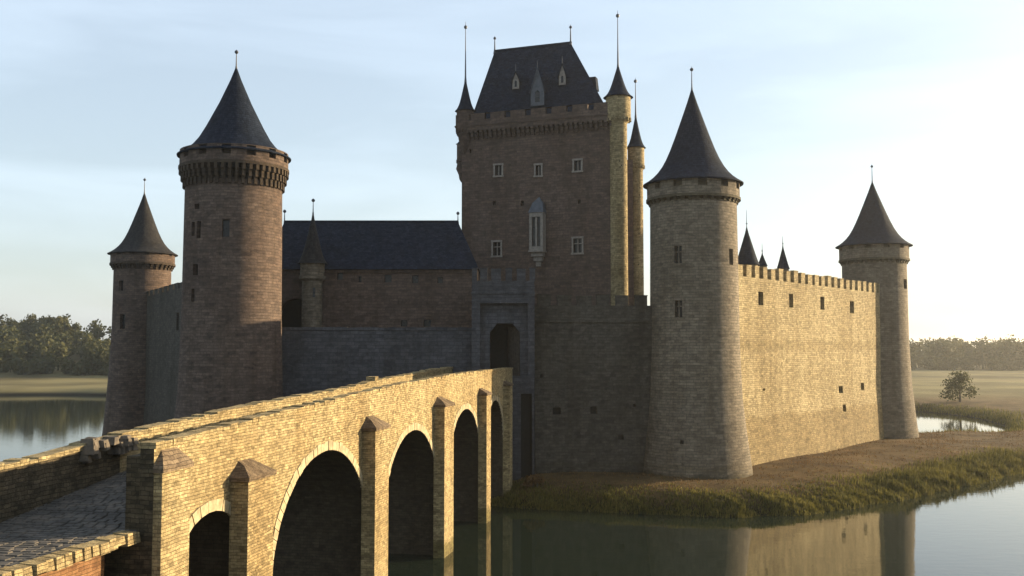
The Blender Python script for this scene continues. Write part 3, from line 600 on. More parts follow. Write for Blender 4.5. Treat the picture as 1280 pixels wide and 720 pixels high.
# corner turrets
def turret(px, Yc, r, z0, yring0, yring1, ytip, yfin, m, shaft_r, parent, bracket=False):
    cx, cy = PX(px, Yc), Yc; zr0_, zr1_ = zat(yring0, Yc), zat(yring1, Yc); b = MB()
    if bracket: b.lathe((cx, cy, 0), [(zr0_ - 3.0, .12), (zr0_ - 2.6, .35), (zr0_ - 2.0, .45), (zr0_ - 1.2, .8), (zr0_ - .3, shaft_r), (zr0_, r), (zr1_, r), (zr1_, r - .2)], n=28)
    else: b.lathe((cx, cy, 0), [(z0, shaft_r), (zr0_ - .7, shaft_r), (zr0_ - .35, (shaft_r + r) / 2 + .02), (zr0_, r), (zr1_, r), (zr1_, r - .2)], n=32)
    tu = b.build('corner_turret', m, parent)
    for k in range(16):
        a_ = 2 * math.pi * k / 16; q = MB(); q.box((cx + r * .97 * math.cos(a_), cy + r * .97 * math.sin(a_), zr0_ - .22), (.2, .16, .42), rot=a_); q.build('corbel', m, tu)
    b = MB(); b.lathe((cx, cy, 0), cone_prof(zr1_ - .03, r * 1.2, zat(ytip, Yc), .3), n=28); b.lathe((cx, cy, 0), [(zr1_ - .04, .1), (zr1_ - .03, r * 1.2)], n=28); b.build('turret_roof', M['slate'], tu)
    f = MB(); H = zat(yfin, Yc) - zat(ytip, Yc); z0_ = zat(ytip, Yc); f.lathe((cx, cy, z0_), [(-.6, .16), (0, .10), (H * .4, .06), (H * .94, .035), (H, .015)], n=8)
    f.lathe((cx, cy, z0_ + H * .90), [(-.24, .02), (-.15, .17), (0, .22), (.15, .17), (.24, .02)], n=10); f.build('finial', M['iron'], tu)
    # loop holes 
    if not bracket:
        for k in range(9):
            a_ = random.uniform(-.2, .9); z_ = random.uniform(20, zr0_ - 2); q = MB(); P_ = cyl_map(cx, cy, lambda q_: shaft_r); q.patch(P_, a_, a_ + .12, z_, z_ + .14, -.012, .05); q.build('putlog_hole', M['dark'], tu)
    return tu
turret(581, 118.5, 1.05, 30, 163, 139, 97, 27, M['keep'], .9, T, bracket=True)
turret(774.5, 112.2, 1.42, 8, 148, 122, 80, 13, M['wall'], .98, T)  # brighter stone than the keep, sunlight put into the colour
turret(796.5, 125, 1.05, 8, 207, 185, 142, 97, M['wall'], .86, T)  # same bright stone, chosen so the turret looks sunlit
q = MB(); q.box((PX(783.5, 124), 124, (zat(200, 123.5) + 8) / 2), (1.5, 1.4, zat(200, 123.5) - 8), rot=.1); q.build('link_wall', M['keep'], T)
turret(577, 131.5, .7, 30, 200, 180, 168, 160, M['keep'], .6, T, bracket=True)

# ------------------------------------------------------------------ hall
hy0, hy1 = 104.0, 115.0
he, hr = zat(337, hy0), zat(277, (hy0 + hy1) / 2); hx0, hx1 = PX(336, hy0), PX(597, hy0)
T = thing('great_hall', 'long brown hall with a plain dark slate roof, left of the keep', 'hall', ((hx0 + hx1) / 2, (hy0 + hy1) / 2, 1))
xa = PX(350, hy0); xb = PX(392, hy0)
Ph = plane_map((xb, hy0), (hx1, hy0)); holes = []
for (px, py, w, h, k) in [(425, 345, 7, 9, 'slit'), (450, 349, 4, 8, 'slit'), (485, 348, 9, 10, 'slit'), (519, 349, 8, 10, 'slit'), (550, 350, 7, 8, 'slit'), (431, 375, 6, 6, 'blind'), (468, 373, 6, 8, 'blind'), (503, 376, 7, 8, 'blind'), (535, 376, 6, 9, 'blind'), (505, 404, 8, 8, 'slit'), (534, 404, 9, 9, 'slit')]:
    u, z_, y = plane_find(Ph, px, py); holes.append((u - w * y / FPX / 2, u + w * y / FPX / 2, z_ - h * y / FPX / 2, z_ + h * y / FPX / 2, k))
b = MB(); b.grid(Ph, frange(0, Ph.len, 8), frange(1, he, 6), [h[:4] for h in holes if h[4] != 'blind'])
def arch_strip(b, P, u0, u1, vt, vs_, rise, n_=16, depth=1.2, vb=None):
    zf = lambda u: vs_ + rise * math.sqrt(max(0, 1 - ((u - (u0 + u1) / 2) / ((u1 - u0) / 2)) ** 2))
    us = [(u0 + u1) / 2 - (u1 - u0) / 2 * math.cos(math.pi * k / n_) for k in range(n_ + 1)]
    for k in range(n_):
        a_, c_ = us[k], us[k + 1]; b.quad([P(a_, zf(a_), 0), P(c_, zf(c_), 0), P(c_, vt, 0), P(a_, vt, 0)], [(a_, zf(a_)), (c_, zf(c_)), (c_, vt), (a_, vt)])
        b.quad([P(a_, zf(a_), 0), P(c_, zf(c_), 0), P(c_, zf(c_), depth), P(a_, zf(a_), depth)])
    return zf, us
Pa = plane_map((hx0, hy0), (xb, hy0)); au0, au1 = PX(348, hy0) - hx0, PX(390, hy0) - hx0
arch_strip(b, Pa, au0, au1, he, zat(397, hy0), zat(373, hy0) - zat(397, hy0), depth=1.5)
b.quad([Pa(0, 1, 0), Pa(au0, 1, 0), Pa(au0, he, 0), Pa(0, he, 0)]); b.quad([Pa(au1, 1, 0), Pa(Pa.len, 1, 0), Pa(Pa.len, he, 0), Pa(au1, he, 0)])
b.quad([Pa(au0, 1, 0), Pa(au0, 1, 1.5), Pa(au0, zat(397, hy0), 1.5), Pa(au0, zat(397, hy0), 0)]); b.quad([Pa(au1, 1, 0), Pa(au1, 1, 1.5), Pa(au1, zat(397, hy0), 1.5), Pa(au1, zat(397, hy0), 0)])
for (p, q) in (((hx1, hy0), (hx1, hy1)), ((hx1, hy1), (hx0, hy1)), ((hx0, hy1), (hx0, hy0))):
    Pf = plane_map(p, q); b.grid(Pf, frange(0, Pf.len, 3), frange(1, he, 4))
b.patch(Ph, 0, Ph.len - .8, he - .35, he - .02, -.16, .01)
b.build('wall', M['keep'], T)
for h in holes:
    if h[4] == 'slit': window(Ph, h, T, kind='slit')
    else:
        q = MB(); q.patch(Ph, h[0], h[1], h[2], h[3], -.05, .02); q.patch(Ph, h[0] - .1, h[1] + .1, h[3], h[3] + .12, -.1, .02); q.build('blocked_window', M['keep'], T)
b = MB(); b.quad([Pa(au0 - .2, 1, 1.45), Pa(au1 + .2, 1, 1.45), Pa(au1 + .2, he, 1.45), Pa(au0 - .2, he, 1.45)]); b.build('archway_backing', M['dark'], T)  # near-black sheet closing the archway, stands in for its unlit depth
b = MB(); o_ = .5; hm = (hy0 + hy1) / 2; r0 = [Vector((hx0 - o_, hy0 - o_, he)), Vector((hx1 + o_ * .3, hy0 - o_, he)), Vector((hx1 + o_ * .3, hy1 + o_, he)), Vector((hx0 - o_, hy1 + o_, he))]; rl, rr_ = Vector((PX(354, hm), hm, hr)), Vector((PX(572, hm), hm, hr))
slope(b, r0[0], r0[1], rr_, rl); slope(b, r0[1], r0[2], rr_); slope(b, r0[2], r0[3], rl, rr_); slope(b, r0[3], r0[0], rl); b.quad(r0[::-1])
b.box(((rl.x + rr_.x) / 2, hm, hr), (rr_.x - rl.x, .24, .24)); ro = b.build('roof', M['slate'], T)
finial(rl, hr, zat(262, hm), ro, r=.06); finial(rr_, hr, zat(265, hm), ro, r=.06)
# stair turret on the hall front
cx, cy = PX(390, 103.3), 103.2; b = MB(); r = 1.05
b.lathe((cx, cy, 0), [(10, r), (zat(352, cy), r), (zat(349, cy), r + .32), (zat(345, cy), r + .32), (zat(345, cy) + .01, r + .18), (zat(329, cy), r + .2)], n=32)
st = b.build('stair_turret', M['pale'], T)
b = MB(); b.lathe((cx, cy, 0), cone_prof(zat(330, cy), 1.55, zat(266, cy), .22), n=32); b.build('turret_roof', M['slate_warm'], st)
finial((cx, cy), zat(266, cy), zat(248, cy), st, r=.05)
P_ = cyl_map(cx, cy, lambda q_: r); q = MB(); q.patch(P_, .25, .5, zat(372, cy), zat(360, cy), -.01, .05); q.build('window', M['glass'], st)

# ------------------------------------------------------------------ gatehouse
gx0, gx1 = PX(590, 96), PX(668, 96); ztop = zat(351, 96); Pg = plane_map((gx0, 96), (gx1, 96)); Lg = Pg.len
T = thing('gatehouse', 'dark square gatehouse with a tall doorway where the bridge ends', 'gatehouse', ((gx0 + gx1) / 2, 98, 0))
def ux(px): return PX(px, 96) - gx0
ro0, ro1, rt = ux(600), ux(660), zat(379, 96); do0, do1 = ux(612), ux(650); dz0, dz1 = 10.9, zat(404, 96); db = zat(470, 96)
b = MB()
b.grid(Pg, [0, ro0, ro1, Lg], [0, 6, db, rt, ztop], [(ro0, ro1, db, rt), (ux(651), ux(665), 1.2, zat(492, 96))], depth=.7)
po = MB(); po.quad([Pg(ux(651), 1.2, .68), Pg(ux(665), 1.2, .68), Pg(ux(665), zat(492, 96), .68), Pg(ux(651), zat(492, 96), .68)]); po.build('arch_shadow', M['dark'], T)  # dark recess painted in as the last bridge arch's shadow, no real doorway
Pin = lambda u, z_, d: Pg(u, z_, d + .7)
b.grid(Pin, [ro0, do0, do1, ro1], [db, dz0, dz1, rt], [(do0, do1, dz0, dz1)], depth=3.2)
# shouldered corners of the doorway
for s_, uu in ((1, do0), (-1, do1)): b.quad([Pin(uu, dz1 - .9, .01), Pin(uu + s_ * .7, dz1, .01), Pin(uu + s_ * .7, dz1, .6), Pin(uu, dz1 - .9, .6)]); b.quad([Pin(uu, dz1 - .9, .01), Pin(uu, dz1, .01), Pin(uu + s_ * .7, dz1, .01)])
b.quad([Pg(0, 0, 0), Pg(0, 0, 6), Pg(0, ztop, 6), Pg(0, ztop, 0)]); b.quad([Pg(Lg, 0, 0), Pg(Lg, 0, 6), Pg(Lg, ztop, 6), Pg(Lg, ztop, 0)]); b.quad([Pg(0, ztop, 0), Pg(Lg, ztop, 0), Pg(Lg, ztop, 6), Pg(0, ztop, 6)])
b.patch(Pg, ro0 - .1, ro1 + .1, rt, rt + .25, -.14, .02); b.patch(Pg, -.08, Lg + .08, zat(366, 96) - .1, zat(366, 96) + .1, -.1, .02)
b.build('wall', M['grey'], T)
b = MB()
for k in range(13):
    w = .55 if k % 2 else .35; z_ = 11.6 + k * .68
    if z_ + .3 < ztop: 
        for (qa, qb) in ((-.03, w), (Lg - w, Lg + .03)):
            b = MB(); b.patch(Pg, qa, qb, z_, z_ + .33, -.05, .02); b.build('quoin', M['grey'], T)

for (pa, pb, h) in ((590, 596, 15), (600, 609, 15), (614, 626, 14), (632, 640, 15), (646, 657, 14), (662, 669, 15)):
    q = MB(); q.patch(Pg, ux(pa), ux(pb), ztop, ztop + h * 96 / FPX, -.03, .55); q.patch(Pg, ux(pa) - .04, ux(pb) + .04, ztop + h * 96 / FPX, ztop + h * 96 / FPX + .1, -.08, .6); q.build('merlon', M['grey'], T)
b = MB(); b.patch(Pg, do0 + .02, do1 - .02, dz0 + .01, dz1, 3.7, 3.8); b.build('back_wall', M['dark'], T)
b = MB(); q0 = Pg(do1 - .06, dz0 + .02, 1.2)
for k in range(6):
    Pq = plane_map((q0.x, q0.y), (q0.x - 1.1, q0.y + 1.9)); b.patch(Pq, k * .36 + .01, k * .36 + .35, dz0 + .02, dz1 - .3, -.04, .04)
b.patch(Pq, 0, 2.15, dz0 + 1, dz0 + 1.2, .041, .07); b.build('gate_leaf', M['wood'], T)

# ------------------------------------------------------------------ bridge
BW = 6.5
bd = Vector((.19, 1, 0)).normalized(); bn = Vector((bd.y, -bd.x, 0))
def PB(u, z_, d): return Vector((-18.2 + .19 * u, u, 0)) - bn * d + Vector((0, 0, z_))
zt_r = interp([(20, 10.3), (33.3, 10.68), (39.4, 10.93), (42.7, 11.12), (47.6, 11.28), (53.3, 11.5), (60, 11.72), (74, 12.0), (88, 12.05), (98, 12.05)])
zt_l = interp([(20, 9.4), (36, 9.9), (41, 10.25), (53, 10.85), (65, 11.1), (73, 11.45), (90, 12.0), (98, 12.05)])
zdk = interp([(20, 7.95), (33.5, 8.0), (42.7, 9.1), (58, 10.2), (73, 10.7), (98, 10.95)])
UE = 96.2; U0 = 33.4; usc = bd.y and 1 / bd.y
T = thing('stone_bridge', 'long sunlit stone bridge with tall arches leading up to the gatehouse', 'bridge', PB(60, 0, BW / 2))
arches = [(35.4, 39.3, 6.9, 1.1), (42.6, 54.6, 3.9, 5.2), (57.4, 68.9, 4.0, 4.9), (72.0, 82.0, 4.9, 4.5), (84.4, 91.4, 6.0, 3.5), (93.2, 96.0, 8.0, 1.6)]
def zarch(u):
    for (a_, c_, s_, r_) in arches:
        if a_ < u < c_: return s_ + r_ * math.sqrt(max(0, 1 - ((u - (a_ + c_) / 2) / ((c_ - a_) / 2)) ** 2))
    return None
b = MB(); cuts = set(frange(U0, UE, 60))
for (a_, c_, s_, r_) in arches:
    cuts = {k for k in cuts if not (a_ - .3 < k < c_ + .3)}; cuts |= {(a_ + c_) / 2 - (c_ - a_) / 2 * math.cos(math.pi * k / 28) for k in range(29)}
cuts = sorted(cuts)
for d, top in ((0, zt_r), (BW, zt_l)):
    for i in range(len(cuts) - 1):
        a_, c_ = cuts[i], cuts[i + 1]; mid = (a_ + c_) / 2
        if zarch(mid) is None: z0a = z0c = -1.8
        else:
            ar = [k for k in arches if k[0] < mid < k[1]][0]; z0a = zarch(a_) if zarch(a_) else ar[2]; z0c = zarch(c_) if zarch(c_) else ar[2]
        b.quad([PB(a_, z0a, d), PB(c_, z0c, d), PB(c_, top(c_), d), PB(a_, top(a_), d)], [(a_ * usc, z0a), (c_ * usc, z0c), (c_ * usc, top(c_)), (a_ * usc, top(a_))])
# right wall inner face, wall end, left inner face
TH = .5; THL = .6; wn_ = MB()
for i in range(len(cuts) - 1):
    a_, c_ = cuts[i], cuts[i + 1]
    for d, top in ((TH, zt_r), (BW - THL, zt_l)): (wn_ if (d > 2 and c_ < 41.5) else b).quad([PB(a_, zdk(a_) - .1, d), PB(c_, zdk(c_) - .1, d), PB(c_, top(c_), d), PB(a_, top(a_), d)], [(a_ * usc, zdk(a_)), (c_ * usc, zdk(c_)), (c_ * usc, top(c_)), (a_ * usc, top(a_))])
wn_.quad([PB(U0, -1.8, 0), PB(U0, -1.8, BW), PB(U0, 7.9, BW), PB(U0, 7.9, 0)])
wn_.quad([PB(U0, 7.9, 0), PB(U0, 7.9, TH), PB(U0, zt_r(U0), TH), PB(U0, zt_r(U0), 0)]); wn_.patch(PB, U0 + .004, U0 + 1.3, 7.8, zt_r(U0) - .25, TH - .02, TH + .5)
b.build('spandrel_walls', M['bridge'], T); wn_.build('worn_shaded_face', M['worn_shaded'], T)
# soffits and pier sides: one barrel per arch
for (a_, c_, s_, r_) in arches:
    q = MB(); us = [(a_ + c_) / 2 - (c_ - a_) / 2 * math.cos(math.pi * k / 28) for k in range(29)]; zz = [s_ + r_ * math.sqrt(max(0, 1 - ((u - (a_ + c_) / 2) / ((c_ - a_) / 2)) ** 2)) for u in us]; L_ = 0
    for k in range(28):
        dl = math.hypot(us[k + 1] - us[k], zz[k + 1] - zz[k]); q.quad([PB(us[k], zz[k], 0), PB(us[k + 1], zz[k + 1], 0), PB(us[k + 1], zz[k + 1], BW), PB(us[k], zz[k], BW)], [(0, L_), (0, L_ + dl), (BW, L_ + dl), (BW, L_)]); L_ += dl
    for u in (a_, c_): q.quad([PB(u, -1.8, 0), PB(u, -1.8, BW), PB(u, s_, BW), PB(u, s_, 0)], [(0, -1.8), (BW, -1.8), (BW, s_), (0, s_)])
    ar = q.build('arch', M['arch_shade'], T)
    # arch ring of separate wedge stones, a little proud
    n_ = max(9, int(L_ / .42)); q = MB()
    f = lambda t: ((a_ + c_) / 2 - (c_ - a_) / 2 * math.cos(math.pi * t), s_ + r_ * math.sin(math.pi * t))
    for k in range(n_):
        t0, t1 = (k + .04) / n_, (k + .96) / n_; th = .42 + random.uniform(-.04, .05); pr = -.02 - random.uniform(0, .035)
        P4 = []
        for d in (pr, .05):
            for t_, o_ in ((t0, 0), (t1, 0), (t1, th), (t0, th)):
                u, z_ = f(t_); nx, nz_ = -math.cos(math.pi * t_) / ((c_ - a_) / 2), math.sin(math.pi * t_) / r_; nn = math.hypot(nx, nz_); P4.append(PB(u + nx / nn * o_, z_ + nz_ / nn * o_, d))
        q.box8(P4)
    q.build('arch_ring', M['voussoir'], ar)
# buttresses
for (u0, u1, pr, cap, sl) in ((33.42, 35.25, .30, 9.9, .75), (38.8, 41.1, .75, zat(600, 40) + .1, .75), (53.7, 56.0, .75, zat(536, 55), .75), (68.0, 70.5, .75, zat(508, 69), .7), (81.4, 83.0, .7, zat(494, 82), .6), (91.6, 92.9, .6, 10.6, .5)):
    q = MB(); q.patch(PB, u0, u1, -1.8, cap, -pr, .0); q.build('buttress', M['bridge'], T) if False else None
    sh = q.build('buttress', M['bridge'], T)
    q = MB(); a_, c_ = u0 - .08, u1 + .08; um = (u0 + u1) / 2
    # sloping gabled cap
    p = [PB(a_, cap + .003, -pr - .08), PB(c_, cap + .003, -pr - .08), PB(c_, cap + .003, .0), PB(a_, cap + .003, .0)]; zz_ = Vector((0, 0, .16)); p2 = [k_ + zz_ for k_ in p]; t1, t2 = PB(um - .5, cap + sl * .95, 0.0), PB(um + .5, cap + sl * .95, 0.0); o1, o2 = PB(um - .62, cap + sl * .72, -pr * .42), PB(um + .62, cap + sl * .72, -pr * .42)
    q.quad(p); q.quad([p[0], p[1], p2[1], p2[0]]); q.quad([p[1], p[2], p2[2], p2[1]]); q.quad([p[3], p[0], p2[0], p2[3]])
    q.quad([p2[0], p2[1], o2, o1]); q.quad([p2[1], p2[2], t2, o2]); q.quad([p2[3], p2[0], o1, t1]); q.quad([o1, o2, t2, t1]); q.build('buttress_cap', M['cap'], sh)
# coping stones
q = MB(); u = U0
while u < UE - .2:
    w = min(random.uniform(.45, .75), UE - u); zt = zt_r(u + w / 2) + .003; h = .16 + random.uniform(-.03, .05); o_ = random.uniform(.0, .05)
    P8 = [PB(u + .012, zt_r(u) + .003, -.04 - o_), PB(u + w - .012, zt_r(u + w) + .003, -.04 - o_), PB(u + w - .012, zt_r(u + w) + .003, TH + .05), PB(u + .012, zt_r(u) + .003, TH + .05)]
    q.box8(P8 + [p_ + Vector((0, 0, h)) for p_ in P8]); u += w
q.build('coping', M['bridge'], T)
q = MB(); u = 27.0
while u < UE - .2:
    w = min(random.uniform(.4, .8), UE - u); h = .17 + random.uniform(-.05, .07)
    if 72.4 < u < 73.6: h += .35
    if 37.6 < u < 41.0: h += random.uniform(0, .1)
    P8 = [PB(u + .012, zt_l(u) + .003, BW - THL - .05), PB(u + w - .012, zt_l(u + w) + .003, BW - THL - .05), PB(u + w - .012, zt_l(u + w) + .003, BW + .05), PB(u + .012, zt_l(u) + .003, BW + .05)]
    q.box8(P8 + [p_ + Vector((0, 0, h)) for p_ in P8]); u += w
q.build('coping', M['bridge'], T)
# near left parapet
q = MB(); us = frange(27, U0, 6)
for i in range(6):
    for d in (BW - THL, BW): q.quad([PB(us[i], -1.8 if d == BW else 7.8, d), PB(us[i + 1], -1.8 if d == BW else 7.8, d), PB(us[i + 1], zt_l(us[i + 1]), d), PB(us[i], zt_l(us[i]), d)])
q.quad([PB(27, 7, BW - THL), PB(27, 7, BW), PB(27, zt_l(27), BW), PB(27, zt_l(27), BW - THL)])
q.build('near_parapet', M['worn_shaded'], T)
# deck: uneven pavers
def lump(mb, c, s, seed, flat=.0):
    rr = random.Random(seed); P8 = []
    for z_ in (-1, 1):
        for x, y in ((-1, -1), (1, -1), (1, 1), (-1, 1)):
            k = .78 if z_ > 0 else 1
            P8.append(Vector((c[0] + x * s[0] / 2 * k * rr.uniform(.85, 1.12), c[1] + y * s[1] / 2 * k * rr.uniform(.85, 1.12), c[2] + z_ * s[2] / 2 * rr.uniform(.8, 1.1))))
    mb.box8(P8)
q = MB(); us = frange(26.9, UE, 60)
for i in range(60): q.quad([PB(us[i], zdk(us[i]) - .06, .8 if us[i] < U0 else TH), PB(us[i + 1], zdk(us[i + 1]) - .06, .8 if us[i] < U0 else TH), PB(us[i + 1], zdk(us[i + 1]) - .06, BW - THL), PB(us[i], zdk(us[i]) - .06, BW - THL)])
q.quad([PB(26.9, 7.55, .8), PB(26.9, 7.55, BW), PB(26.9, 7.9, BW), PB(26.9, 7.9, .8)]); q.quad([PB(26.9, 7.55, .8), PB(U0, 7.55, .8), PB(U0, 7.55, BW), PB(26.9, 7.55, BW)])
q.build('deck', M['rubble'], T)
q = MB(); u = 26.9; row = 0
while u < 60:
    lw = random.uniform(.24, .34); d = (.82 if u < U0 - .3 else TH + .02) + (row % 2) * .12
    while d < BW - THL - .1:
        w = random.uniform(.3, .55); w = min(w, BW - THL - d); z_ = zdk(u + lw / 2) + random.uniform(-.015, .018); g = .014
        b0 = [PB(u + g, z_ - .07, d + g), PB(u + lw - g, z_ - .07 + (zdk(u + lw) - zdk(u)), d + g), PB(u + lw - g, z_ - .07 + (zdk(u + lw) - zdk(u)), d + w - g), PB(u + g, z_ - .07, d + w - g)]
        k = .03; t0 = [PB(u + g + k, z_, d + g + k), PB(u + lw - g - k, z_ + zdk(u + lw) - zdk(u), d + g + k), PB(u + lw - g - k, z_ + zdk(u + lw) - zdk(u), d + w - g - k), PB(u + g + k, z_, d + w - g - k)]
        q.box8(b0 + t0); d += w
    u += lw; row += 1
q.build('paving', M['paver'], T)
# edge stones of the near deck
q = MB(); u = 26.85
while u < U0 - .15:
    w = random.uniform(.36, .56); w = min(w, U0 - .1 - u); pr = random.uniform(-.08, .04); h0 = 7.62 + random.uniform(-.05, .05); h1 = 8.02 + random.uniform(-.02, .03); k = .06
    b0 = [PB(u + .02, h0 + k, .42 + pr), PB(u + w - .02, h0 + k, .42 + pr), PB(u + w - .02, h0, .95), PB(u + .02, h0, .95)]
    t0 = [PB(u + .05, h1 - k * .5, .46 + pr), PB(u + w - .05, h1 - k * .5, .46 + pr), PB(u + w - .03, h1, .95), PB(u + .03, h1, .95)]
    q.box8(b0 + t0); u += w
q.build('edge_stones', M['bridge'], T)
q = MB(); Pbk = lambda u, z_, d: PB(u, z_, d)
q.grid(lambda u, z_, d: PB(u, z_, 1.2 + d), frange(27.2, 32.6, 5), frange(-1.8, 7.6, 6), usc=usc); q.quad([PB(32.6, -1.8, 1.2), PB(32.6, -1.8, BW - .2), PB(32.6, 7.58, BW - .2), PB(32.6, 7.58, 1.2)]); q.quad([PB(27.2, -1.8, 1.2), PB(27.2, -1.8, BW - .2), PB(27.2, 7.58, BW - .2), PB(27.2, 7.58, 1.2)])
q.build('abutment', M['brick'], T)
# ruined stub on the left parapet
q = MB()
for k in range(26):
    c_ = 38.5 if k % 2 else 40.4; u = c_ + random.gauss(0, .33); s_ = random.uniform(.28, .55); dz = random.uniform(-.45, .22); p_ = PB(u, zt_l(u) + dz, BW - THL - random.uniform(-.1, .25) - (.1 if dz < 0 else 0)); lump(q, p_, (s_ * 1.2, s_, s_ * .7), k)
q.build('broken_masonry', M['rubble'], T)


# ------------------------------------------------------------------ vegetation
def leaf_cloud(centres, radii, count, size, squash=.8, fill=.35):
    """small quads spread through blobs"""
    centres = np.array(centres, float); radii = np.array(radii, float); w = radii ** 2; idx = rng.choice(len(radii), count, p=w / w.sum())
    d = rng.normal(size=(count, 3)); d /= np.linalg.norm(d, axis=1)[:, None]; rr = radii[idx] * (fill + (1 - fill) * rng.random(count)) * rng.uniform(.85, 1.12, count)
    p = centres[idx] + d * rr[:, None] * np.array([1, 1, squash]); s = size * rng.uniform(.6, 1.4, count)
    a = rng.normal(size=(count, 3)) ; a /= np.linalg.norm(a, axis=1)[:, None]; bb = np.cross(a, rng.normal(size=(count, 3))); bb /= np.linalg.norm(bb, axis=1)[:, None]
    V = np.stack([p - a * s[:, None] * .6, p + bb * s[:, None] * .45, p + a * s[:, None] * .6, p - bb * s[:, None] * .45], 1).reshape(-1, 3)
    return V, np.arange(count * 4).reshape(-1, 4), rng.random(count) * .6 + .4 * (idx % 7) / 6
def crown_blobs(x, y, z, w, h):
    cs, rs = [], []
    for k in range(15):
        a = random.uniform(0, 6.28); t = (k + random.uniform(0, 1)) / 15; rad = w / 2 * (1 - max(0, t - .3) * 1.0) * random.uniform(.15, .75)
        cs.append((x + rad * math.cos(a), y + rad * math.sin(a), z + h * (.16 + .70 * t))); rs.append(w * random.uniform(.17, .27))
    return cs, rs
def trunk_mesh(x, y, z, h, r, lean=0):
    b = MB(); b.lathe((x, y, z), [(-.5, r * 1.4), (0, r * 1.15), (h * .3, r * .85), (h * .6, r * .55), (h * .9, r * .15)], n=8)
    for k in range(5):
        a = random.uniform(0, 6.28); z0 = h * random.uniform(.3, .6); L_ = h * random.uniform(.25, .38); p0 = Vector((x, y, z + z0)); p1 = p0 + Vector((math.cos(a), math.sin(a), .9)).normalized() * L_
        sd_ = Vector((-math.sin(a), math.cos(a), 0)) * r * .4; up = Vector((0, 0, r * .4))
        b.quad([p0 - sd_, p0 + sd_, p1 + sd_ * .2, p1 - sd_ * .2]); b.quad([p0 - up, p0 + up, p1 + up * .2, p1 - up * .2]); b.quad([p0 - sd_ - up, p0 + sd_ - up, p1, p1])  if False else None
    return b
def hgt(x, y): return float(land_h(np.array([[x]]), np.array([[y]]))[0, 0])
def tree(label, x, y, w, h, n_=900, size=.6, m='leaf_far', name='broadleaf_tree', group=None):
    z_ = hgt(x, y); T = thing(name, label, 'tree', (x, y, z_), group); trunk_mesh(x, y, z_, h, w * .03).build('trunk', M['bark'], T)
    cs, rs = crown_blobs(0, 0, 0, w, h); V_, F_, v_ = leaf_cloud(cs, rs, n_, size); np_mesh('crown', V_, F_, M[m], var=v_, parent=T); return T
def wood(name, label, pts, m='leaf_far', per=560, size=1.05):
    Vs, Fs, vs, o = [], [], [], 0
    for (x, y, w, h) in pts:
        z_ = hgt(x, y); cs, rs = crown_blobs(x, y, z_, w, h); V_, F_, v_ = leaf_cloud(cs, rs, per, size)
        tv = random.uniform(-.25, .25); Vs.append(V_); Fs.append(F_ + o); vs.append(np.clip(v_ + tv, 0, 1)); o += len(V_)
        # trunk as a slim tapered prism
        tw = w * .03; Vt = np.array([(x - tw, y, z_ - .4), (x + tw, y, z_ - .4), (x + tw * .4, y, z_ + h * .6), (x - tw * .4, y, z_ + h * .6), (x, y - tw, z_ - .4), (x, y + tw, z_ - .4), (x, y + tw * .4, z_ + h * .6), (x, y - tw * .4, z_ + h * .6)])
        Vs.append(Vt); Fs.append(np.array([[0, 1, 2, 3], [4, 5, 6, 7]]) + o); vs.append(np.array([0., 0.])); o += 8
    ob_ = np_mesh(name, np.concatenate(Vs), np.concatenate(Fs), M[m], var=np.concatenate(vs)); ob_['kind'] = 'stuff'; ob_['label'] = label; ob_['category'] = 'woodland'; return ob_
pts = []
for k in range(290):
    y = 403 + 135 * random.random() ** 1.3; x = random.uniform(-360, -95); h = random.uniform(9, 14); pts.append((x, y, h * random.uniform(.9, 1.2), h))
for k in range(90): 
    x = random.uniform(-330, -110); pts.append((x, 400 + random.uniform(-5, 5), random.uniform(5, 8), random.uniform(4, 7)))
wood('hillside_wood', 'dense dark green wood covering the low hill at the far left', pts)
pts = []
for k in range(280):
    x = random.uniform(120, 520); y = random.uniform(560, 660); h = random.uniform(15, 19.5); pts.append((x, y, h * random.uniform(.8, 1.1), h))
for k in range(60): x = random.uniform(160, 480); pts.append((x, 552 + random.uniform(-4, 4), random.uniform(7, 10), random.uniform(5, 9)))
wood('lowland_wood', 'hazy line of trees beyond the meadow at the far right', pts, per=600, size=1.2)
for (px, Y_, h, w, lab) in ((14, 470, 13, 11, 'dark tree at the left edge of the wooded hill skyline'), (38, 486, 14, 12, 'broad round tree just left of the wooded hill crest'), (63, 480, 13.5, 11, 'tallest rounded tree on the crest of the wooded hill'),
                         (86, 470, 11.5, 9, 'small tree on the slope right of the wooded crest'), (123, 462, 12.5, 8, 'lone upright tree beside the far left tower, rising above the wood')):
    tree(lab, PX(px, Y_), Y_, w, h, n_=1300, size=.8, group='trees rising above the left wood')
p_ = gnd(1200, 503, 1.9); tree('single thin-crowned tree standing in the misty meadow at the right', p_.x, p_.y, 8.5, 7.0, n_=1500, size=.4)
# bush by the foot of the left wall
def bush(label, x, y, w, h, m='leaf', n_=1400):
    z_ = hgt(x, y); T = thing('shrub', label, 'shrub', (x, y, z_)); cs, rs = [], []
    for k in range(9): cs.append((random.uniform(-.4, .4) * w, random.uniform(-.3, .3) * w, h * random.uniform(.25, .7))); rs.append(h * random.uniform(.25, .38))
    V_, F_, v_ = leaf_cloud(cs, rs, n_, .28); np_mesh('foliage', V_, F_, M[m], var=v_, parent=T)
    for k in range(5): b = MB(); a = random.uniform(0, 6.28); b.lathe((x + .3 * math.cos(a), y + .3 * math.sin(a), z_ - .2), [(0, .07), (h * .6, .03)], n=5); b.build('stem', M['bark'], T)
bush('dark shrub at the foot of the shaded wall between the two left towers', PX(204, 112), 112.5, 4.5, 4.2)
bush('low reddish shrub on the bank beside the bridge end', PX(668, 91.5), 92.3, 2.0, 1.2, m='dry', n_=700)
